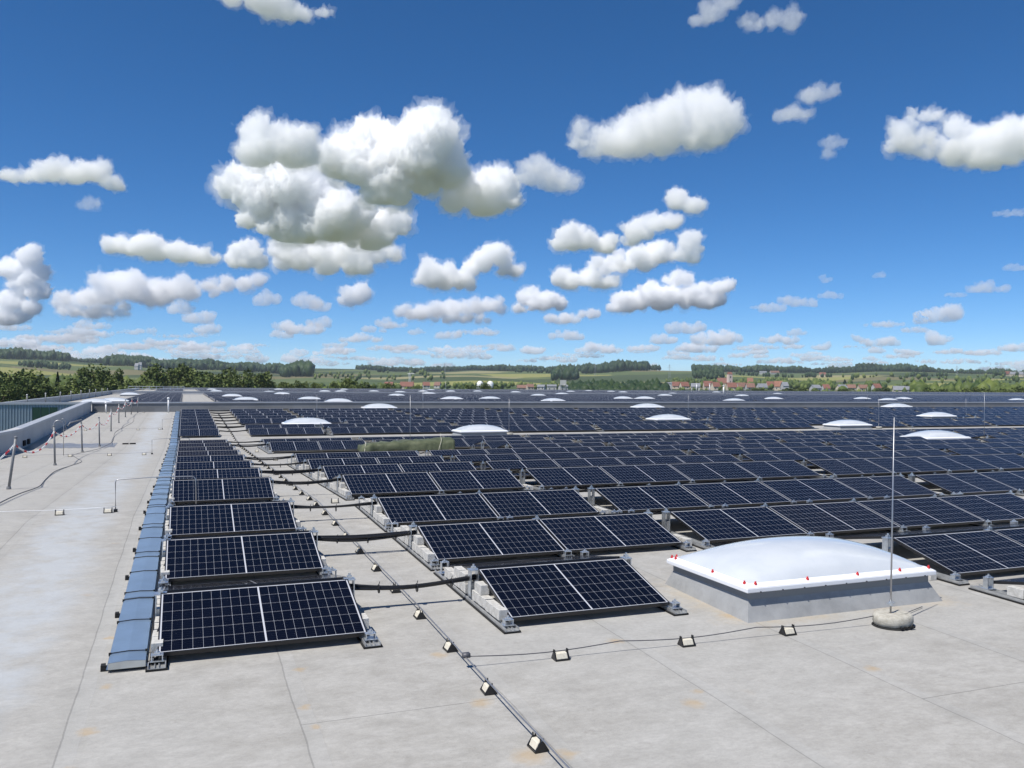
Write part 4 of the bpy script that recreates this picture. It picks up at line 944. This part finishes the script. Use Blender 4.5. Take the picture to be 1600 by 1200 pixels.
for i, px in enumerate((750, 766)):
    x, y, z = gpos(px, 900); r = empty('gas_dome', (float(x[0]), float(y[0]), float(z[0])), 'white round gas storage dome beyond the trees, %s one of two' % ('left', 'right')[i], 'gas dome', 'white gas storage domes')
    b = MB(); b.lathe([(3.6, 0), (3.7, 3), (3.6, 6.5), (3.1, 8.3), (2.0, 9.6), (.8, 10.2), (.05, 10.3)], 20); b.build('shell', M['white'], r, smooth=True); b = MB(); b.lathe([(3.75, 0), (3.75, 4.5)], 20); b.build('ring_wall', M['steel'], r)
x, y, z = gpos(640, 980); r = empty('tower_crane', (float(x[0]), float(y[0]), float(z[0])), 'thin pale tower crane rising above the red roofed houses', 'crane', rot=(0, 0, -YAW))
b = MB()
for sx in (-.8, .8):
    for sy in (-.8, .8): b.tube([(sx, sy, 0), (sx, sy, 17)], .14, 4)
for q in range(8): b.tube([(-.8, -.8, q*2.1), (.8, -.8, q*2.1+2)], .09, 4); b.tube([(.8, .8, q*2.1), (-.8, .8, q*2.1+2)], .09, 4)
b.build('mast', M['white'], r); b = MB(); b.tube([(-2.5, 0, 17.3), (5.5, 0, 17.3)], .3, 5); b.tube([(0, 0, 17), (0, 0, 19.5)], .2, 5); b.tube([(0, 0, 19.5), (5.4, 0, 17.4)], .08, 4); b.build('jib', M['white'], r)
x, y, z = gpos(655, 560); r = empty('greenhouse', (float(x[0]), float(y[0]), float(z[0])), 'long low pale greenhouse roofs just beyond the far roof edge', 'greenhouse', rot=(0, 0, -YAW)); b = MB()
for q in range(8):
    x0 = -20+5*q; b.box((x0, -12, 0), (x0+4.9, 12, 3.2)); 
    for (a, c) in ((x0, x0+2.45), (x0+4.9, x0+2.45)): b.quad([(a, -12, 3.2), (c, -12, 4.3), (c, 12, 4.3), (a, 12, 3.2)])
b.build('roof_glazing', M['glasshouse'], r)
for i, (px, D, h) in enumerate(((1046, 1900, 30), (930, 2100, 30), (1495, 2100, 26), (695, 2000, 28))):
    x, y, z = gpos(px, D); r = empty('power_pylon', (float(x[0]), float(y[0]), float(z[0])), 'faint lattice power pylon on the far fields, %s from the left' % od([3, 2, 4, 1][i]-1 if False else {1046: 2, 930: 1, 1495: 3, 695: 0}[px]), 'pylon', 'power pylons on the fields', (0, 0, -YAW))
    b = MB()
    for s in (-1, 1): b.tube([(s*2, 0, 0), (s*.4, 0, h)], .22, 4)
    for q in range(6): b.tube([(-2+q*.26, 0, q*h/6), (2-(q+1)*.26, 0, (q+1)*h/6)], .12, 4)
    b.build('mast', M['steel'], r); b = MB()
    for zz, wv in ((h*.75, 5), (h*.88, 4)): b.tube([(-wv, 0, zz), (wv, 0, zz)], .2, 4)
    b.build('arm', M['steel'], r)

# ------------------------------------------------------------------ clouds: bodies of scattering vapour, lit by the sun and sky
def vapour(dens):
    m = bpy.data.materials.new('cloud_vapour'); m.use_nodes = True; t_ = m.node_tree; t_.nodes.clear()
    o_ = t_.nodes.new('ShaderNodeOutputMaterial'); v_ = t_.nodes.new('ShaderNodeVolumeScatter'); v_.inputs['Color'].default_value = (1, 1, 1, 1); v_.inputs['Density'].default_value = dens; v_.inputs['Anisotropy'].default_value = 0
    t_.links.new(v_.outputs[0], o_.inputs['Volume']); return m
CIV, CIF = ico(2)
def cloud_shape(blobs, seed, vox, d=None, fringe=True, zcap=None):
    g = np.random.default_rng(seed); ymax = max(b_[1]+b_[3]*.8 for b_ in blobs)
    if d is None: d = min(1000/((600-ymax)/FPX), 42000)
    s = d/FPX; VV, FF = [], []; n0 = 0; zb = (600-ymax)*s
    W_ = max(b_[0]+b_[2] for b_ in blobs)-min(b_[0]-b_[2] for b_ in blobs)
    def add(px, py, r, dep):
        nonlocal n0
        VV.append(CIV*np.array([r*1.15, r*1.15, r])*s+FWD*(d+dep*s)+RGT*((px-800)*s)+np.array([0, 0, (600-py)*s])); FF.append(CIF+n0); n0 += len(CIV)
    for (x, y, rx, ry) in blobs:
        for q in range(int(np.clip(6*rx/ry, 6, 24))):
            a = g.uniform(0, 6.283); rr_ = math.sqrt(g.uniform(0, 1)); r = ry*g.uniform(.38, .8)
            px = x+math.cos(a)*rr_*max(rx-r*.7, 0); py = y+math.sin(a)*rr_*max(ry-r*.7, 0); dep = g.uniform(-.3, .3)*min(rx*1.6, W_*.4); add(px, py, r, dep)
            for q2 in range(3):
                v = g.normal(size=3); v /= np.linalg.norm(v); v[2] = abs(v[2])*.9-.15; add(px+v[0]*r*.85, py-v[2]*r*.85, r*g.uniform(.25, .42), dep+v[1]*r*.85)
    me = mesh_np('cloud', np.concatenate(VV), np.concatenate(FF), M['white']); ob = link('cloud', me)
    mo = ob.modifiers.new('r', 'REMESH'); mo.mode = 'VOXEL'; mo.voxel_size = vox*s
    m2 = bpy.data.meshes.new_from_object(ob.evaluated_get(bpy.context.evaluated_depsgraph_get())); bpy.data.objects.remove(ob); bpy.data.meshes.remove(me)
    n = len(m2.vertices); P = np.empty(n*3, np.float32); m2.vertices.foreach_get('co', P); P = P.reshape(-1, 3).astype(float); Nn = np.empty(n*3, np.float32); m2.vertices.foreach_get('normal', Nn); Nn = Nn.reshape(-1, 3)
    ry = np.mean([b_[3] for b_ in blobs])*s; dp = 0
    for o_, (sc_, a) in enumerate([(1.2, .42)][:0]+[(1.2, .42), (.62, .34), (.33, .40), (.17, .34), (.085, .22), (.04, .10)][:6 if fringe else 4]):
        nn_ = vnoise(P/(ry*sc_)+17*o_, seed+o_); dp = dp+a*ry*((.35-np.abs(nn_)) if o_ > 0 else nn_*.8)
    P = P+Nn*(dp*np.clip(Nn[:, 2]*.7+.6, .3, 1))[:, None]
    low = P[:, 2] < zb; P[low, 2] = zb-(zb-P[low, 2])*.35
    m2.vertices.foreach_set('co', P.astype(np.float32).ravel()); m2.update(); m2.materials.clear()
    m3 = None
    def clean(me_):
        ob = link('cloud', me_); mo = ob.modifiers.new('r', 'REMESH'); mo.mode = 'VOXEL'; mo.voxel_size = vox*s*.8
        r_ = bpy.data.meshes.new_from_object(ob.evaluated_get(bpy.context.evaluated_depsgraph_get())); bpy.data.objects.remove(ob); bpy.data.meshes.remove(me_); r_.materials.clear(); return r_
    if fringe:
        P2 = P+Nn*(0.17*ry*(1.0+1.9*vnoise(P/(ry*.55)+99, seed+7)+1.3*vnoise(P/(ry*.22)+99, seed+8)+.5*vnoise(P/(ry*.09)+99, seed+9)))[:, None]
        m3 = m2.copy(); m3.vertices.foreach_set('co', P2.astype(np.float32).ravel()); m3.update(); m3.materials.clear(); m3 = clean(m3)
    return (clean(m2) if fringe else m2), m3, s
def cloud(label, blobs, seed, dens=1., vox=1.4):
    a, c, s = cloud_shape(blobs, seed, vox); a.materials.append(vapour(.14*dens**2.2/s)); c.materials.append(vapour(.022*dens**.7/s))
    o_ = link('cloud', a); tag(o_, label, 'cloud', 'white clouds in the sky'); link('cloud_fringe', c, o_)
CLOUDS = [
 ('biggest white cumulus cloud with a grey underside, left of centre', [(640,235,84,57),(590,240,73,50),(560,262,62,40),(680,255,50,39),(655,208,27,26),(620,288,67,31),(600,303,45,21),(530,245,34,31)], 1.),
 ('small white cloud behind the upper left of the biggest cloud', [(425,222,56,31),(460,232,40,31),(402,240,40,24)], .75),
 ('bulky white cloud overlapping the biggest cloud at its lower left', [(388,300,47,31),(430,305,58,40),(480,298,52,40),(520,330,54,38),(425,340,56,28),(470,358,63,24),(450,280,34,26)], 1.),
 ('white cloud with a lit knob under the biggest cloud, right part', [(540,352,52,31),(600,362,40,26),(615,352,22,21),(575,375,45,17)], 1.),
 ('flat grey cloud lowest of the pile left of centre', [(500,392,83,24),(560,390,58,21),(465,402,47,21),(530,416,65,17),(600,402,27,12)], .8),
 ('round white cloud touching the right side of the biggest cloud', [(750,300,50,35),(775,290,30,28),(720,315,32,22),(790,310,25,20)], .9),
 ('wispy white cloud right of the round one beside the biggest cloud', [(825,265,28,22),(860,280,38,20),(885,288,20,13)], .5),
 ('flat white cloud at the left edge, halfway up the sky', [(20,278,30,9),(70,275,35,14),(110,275,45,18),(145,272,25,20),(175,288,20,13),(95,265,20,13)], .7),
 ('tiny faint cloud under the flat left edge cloud', [(138,322,22,10)], .35),
 ('elongated white cloud low at left above the long grey one', [(190,390,25,18),(230,390,35,20),(270,398,30,16),(300,398,35,17),(325,405,20,10)], .9),
 ('small round cloud left below the biggest cloud', [(385,395,25,18),(370,410,18,14),(395,410,20,14)], .9),
 ('long low white cloud bank at left', [(180,445,45,18),(240,455,55,20),(300,455,50,16),(360,445,40,13),(395,440,20,10),(130,468,40,18),(200,470,60,15),(100,475,18,16),(150,492,50,10)], .7),
 ('towering white cloud cut by the left picture edge', [(40,405,22,17),(12,425,16,16),(50,432,22,17),(25,450,24,16),(58,462,18,16),(10,475,26,18),(40,487,26,16),(0,500,40,14),(30,420,18,12)], 1.),
 ('small compact cloud low under the biggest cloud', [(555,460,22,17),(545,472,16,10)], .8),
 ('white cloud of two heads low in the centre', [(680,425,30,20),(665,440,20,16),(715,438,40,16),(770,400,28,20),(750,415,30,20),(795,425,25,10)], .9),
 ('long flat white cloud low in the centre', [(650,490,30,14),(690,485,30,16),(730,480,40,12),(770,478,30,12),(720,498,50,8)], .8),
 ('small triangular cloud low right of centre', [(840,468,35,18),(860,475,25,12),(815,482,18,7)], 1.),
 ('thin flat cloud just under the small triangular cloud', [(880,498,35,9),(920,490,20,8)], .8),
 ('rounded white cloud, left end of the diagonal row right of centre', [(905,370,38,22),(935,380,28,15),(885,380,22,13)], .9),
 ('white cloud in the middle of the diagonal row right of centre', [(1000,360,32,20),(1030,345,30,16),(985,375,20,10),(1045,345,20,12)], .8),
 ('small bright cloud, top end of the diagonal row right of centre', [(1062,312,24,16),(1085,322,22,13)], .8),
 ('long slanting white cloud under the diagonal row', [(990,405,45,18),(1030,395,28,16),(950,415,35,11),(900,435,38,17),(940,440,30,11)], .9),
 ('small round cloud at the right end of the slanting one', [(1080,380,22,18),(1070,398,22,14)], .8),
 ('broad white cloud with flat base low right of centre', [(1000,470,50,16),(1050,465,50,18),(1100,462,40,18),(1130,445,18,13),(970,480,25,9),(1010,455,25,13),(1055,435,32,12)], 1.),
 ('large ragged white cloud high right of centre', [(1120,165,30,25),(1090,180,50,35),(1050,195,55,40),(1010,195,50,38),(1125,200,35,30),(970,215,45,26),(930,225,40,18),(1000,220,60,22),(1090,215,50,22),(905,205,16,14)], .55),
 ('small slanting cloud right of the large ragged cloud', [(1280,143,28,13),(1265,150,25,11),(1235,178,30,11),(1225,180,18,9)], .4),
 ('small round faint cloud at right, halfway up', [(1300,218,20,12),(1290,238,13,9)], .35),
 ('large white cloud cut by the right picture edge', [(1500,235,70,22),(1560,225,60,36),(1600,215,60,38),(1430,220,42,18),(1410,198,20,20),(1445,175,28,9),(1490,195,22,18),(1540,248,50,12)], .6),
 ('bright cloud cut by the top picture edge at left', [(420,5,50,24),(450,20,36,18),(400,-8,60,22),(340,-12,40,10),(505,22,15,10)], .6),
 ('ragged faint cloud at the top edge at right', [(1110,15,25,16),(1095,30,20,10),(1130,2,25,10),(1180,35,32,10),(1225,28,28,15),(1240,20,16,10)], .35)]
for i, (lab, bl, dn) in enumerate(CLOUDS): cloud(lab, bl, 10+i*13, dn)
# unseen wide clouds added overhead to the right, for the right-hand panels to mirror
a, c_, s_ = cloud_shape([(1650,-560,260,110),(1900,-760,360,150),(2300,-820,380,160),(2700,-700,320,140),(2150,-560,220,90)], 501, 12, fringe=False)
a.materials.append(vapour(.012/s_)); tag(link('added_high_clouds', a), 'broad thin unseen clouds added high at the right, mirrored in the right-hand panels', 'clouds', kind='stuff')
# the small clouds near the horizon: one mass
LOW = [(415,470,25,12),(475,475,26,12),(500,480,20,10),(470,515,42,11),(440,525,20,7),(500,507,20,8),(340,540,16,5),(600,508,20,8),(580,516,18,6),(625,548,20,6),(700,525,22,7),(130,522,25,9),(115,532,25,7),(235,520,9,5),(310,500,26,10),(280,485,22,10),(325,517,25,8),(295,553,22,6),(885,525,28,8),(930,545,35,8),(835,548,25,7),(1070,512,32,10),(1035,530,22,8),(1120,528,40,12),(1095,543,42,8),(1225,530,28,8),(1245,518,18,6),(1285,540,18,6),(1370,533,32,7),(1345,527,15,6),(1465,528,22,10),(1470,490,36,14),(1440,497,15,8),(1205,480,24,8),(1250,470,28,9),(1300,460,22,6),(1290,435,11,6),(1372,428,14,5),(1540,447,36,9),(1380,505,36,5),(1430,513,25,5),(1525,548,18,5),(1580,540,25,7),(30,540,40,9),(70,550,40,6),(190,545,30,5),(1185,478,12,4),(520,548,20,5),(660,552,18,4),(760,520,22,6),(780,545,25,5),(1000,545,28,6),(1180,548,25,5),(1420,548,24,5),(1590,415,22,6),(1490,458,18,4),(1580,330,24,6),(650,520,16,5),(375,560,30,4),(560,562,34,4),(870,560,30,4),(1060,558,30,4),(1300,560,34,4),(1500,562,34,4),(460,555,18,5),(250,538,24,5)]
g = np.random.default_rng(77)
for i in range(60): LOW.append((g.uniform(0, 1600), 600-g.uniform(26, 62), g.uniform(14, 38), g.uniform(2.5, 5.5)))
for i in range(34): LOW.append((g.uniform(-20, 760), 600-g.uniform(30, 90), g.uniform(18, 50), g.uniform(4, 8)))
parts = []
for i, b_ in enumerate(LOW):
    x, y, rx, ry = b_; gg = np.random.default_rng(i); rx *= 1.25; ry *= 1.3; bl = [(x, y, rx*.8, ry*.75), (x+rx*gg.uniform(-.6, .6), y-ry*.35, rx*.4, ry*.7), (x+rx*gg.uniform(-.7, .7), y+ry*.1, rx*.4, ry*.6)]
    a, c, s = cloud_shape(bl, 900+i, 1.25, d=float(np.clip(1000/((600-y-ry)/FPX), 6000, 30000)), fringe=False)
    a.materials.append(M['white']); parts.append((a, s))
mean_s = np.mean([s for a, s in parts])
VV, FF = [], []; n0 = 0
for a, s in parts:
    n = len(a.vertices); P = np.empty(n*3, np.float32); a.vertices.foreach_get('co', P); VV.append(P.reshape(-1, 3)); F_ = np.empty(len(a.loops), np.int32); a.loops.foreach_get('vertex_index', F_); FF.append(F_.reshape(-1, 4)+n0); n0 += n; bpy.data.meshes.remove(a)
me = mesh_np('distant_clouds', np.concatenate(VV), np.concatenate(FF), vapour(.10/mean_s)); tag(link('distant_clouds', me), 'many small white clouds in a band above the horizon', 'clouds', kind='stuff')

# ------------------------------------------------------------------ the air
b = MB(); b.box((-9500, -9500, -60), (9500, 9500, 130)); hz = b.mesh('haze', bpy.data.materials.new('air')); m = hz.materials[0]; m.use_nodes = True; t_ = m.node_tree; t_.nodes.clear()
o_ = t_.nodes.new('ShaderNodeOutputMaterial'); v_ = t_.nodes.new('ShaderNodeVolumePrincipled'); v_.inputs['Color'].default_value = (.78, .87, 1, 1); v_.inputs['Density'].default_value = 6.5e-5; v_.inputs['Anisotropy'].default_value = .2
t_.links.new(v_.outputs[0], o_.inputs['Volume']); tag(link('haze', hz), 'thin blue air haze over the distant hills', 'haze', kind='stuff')
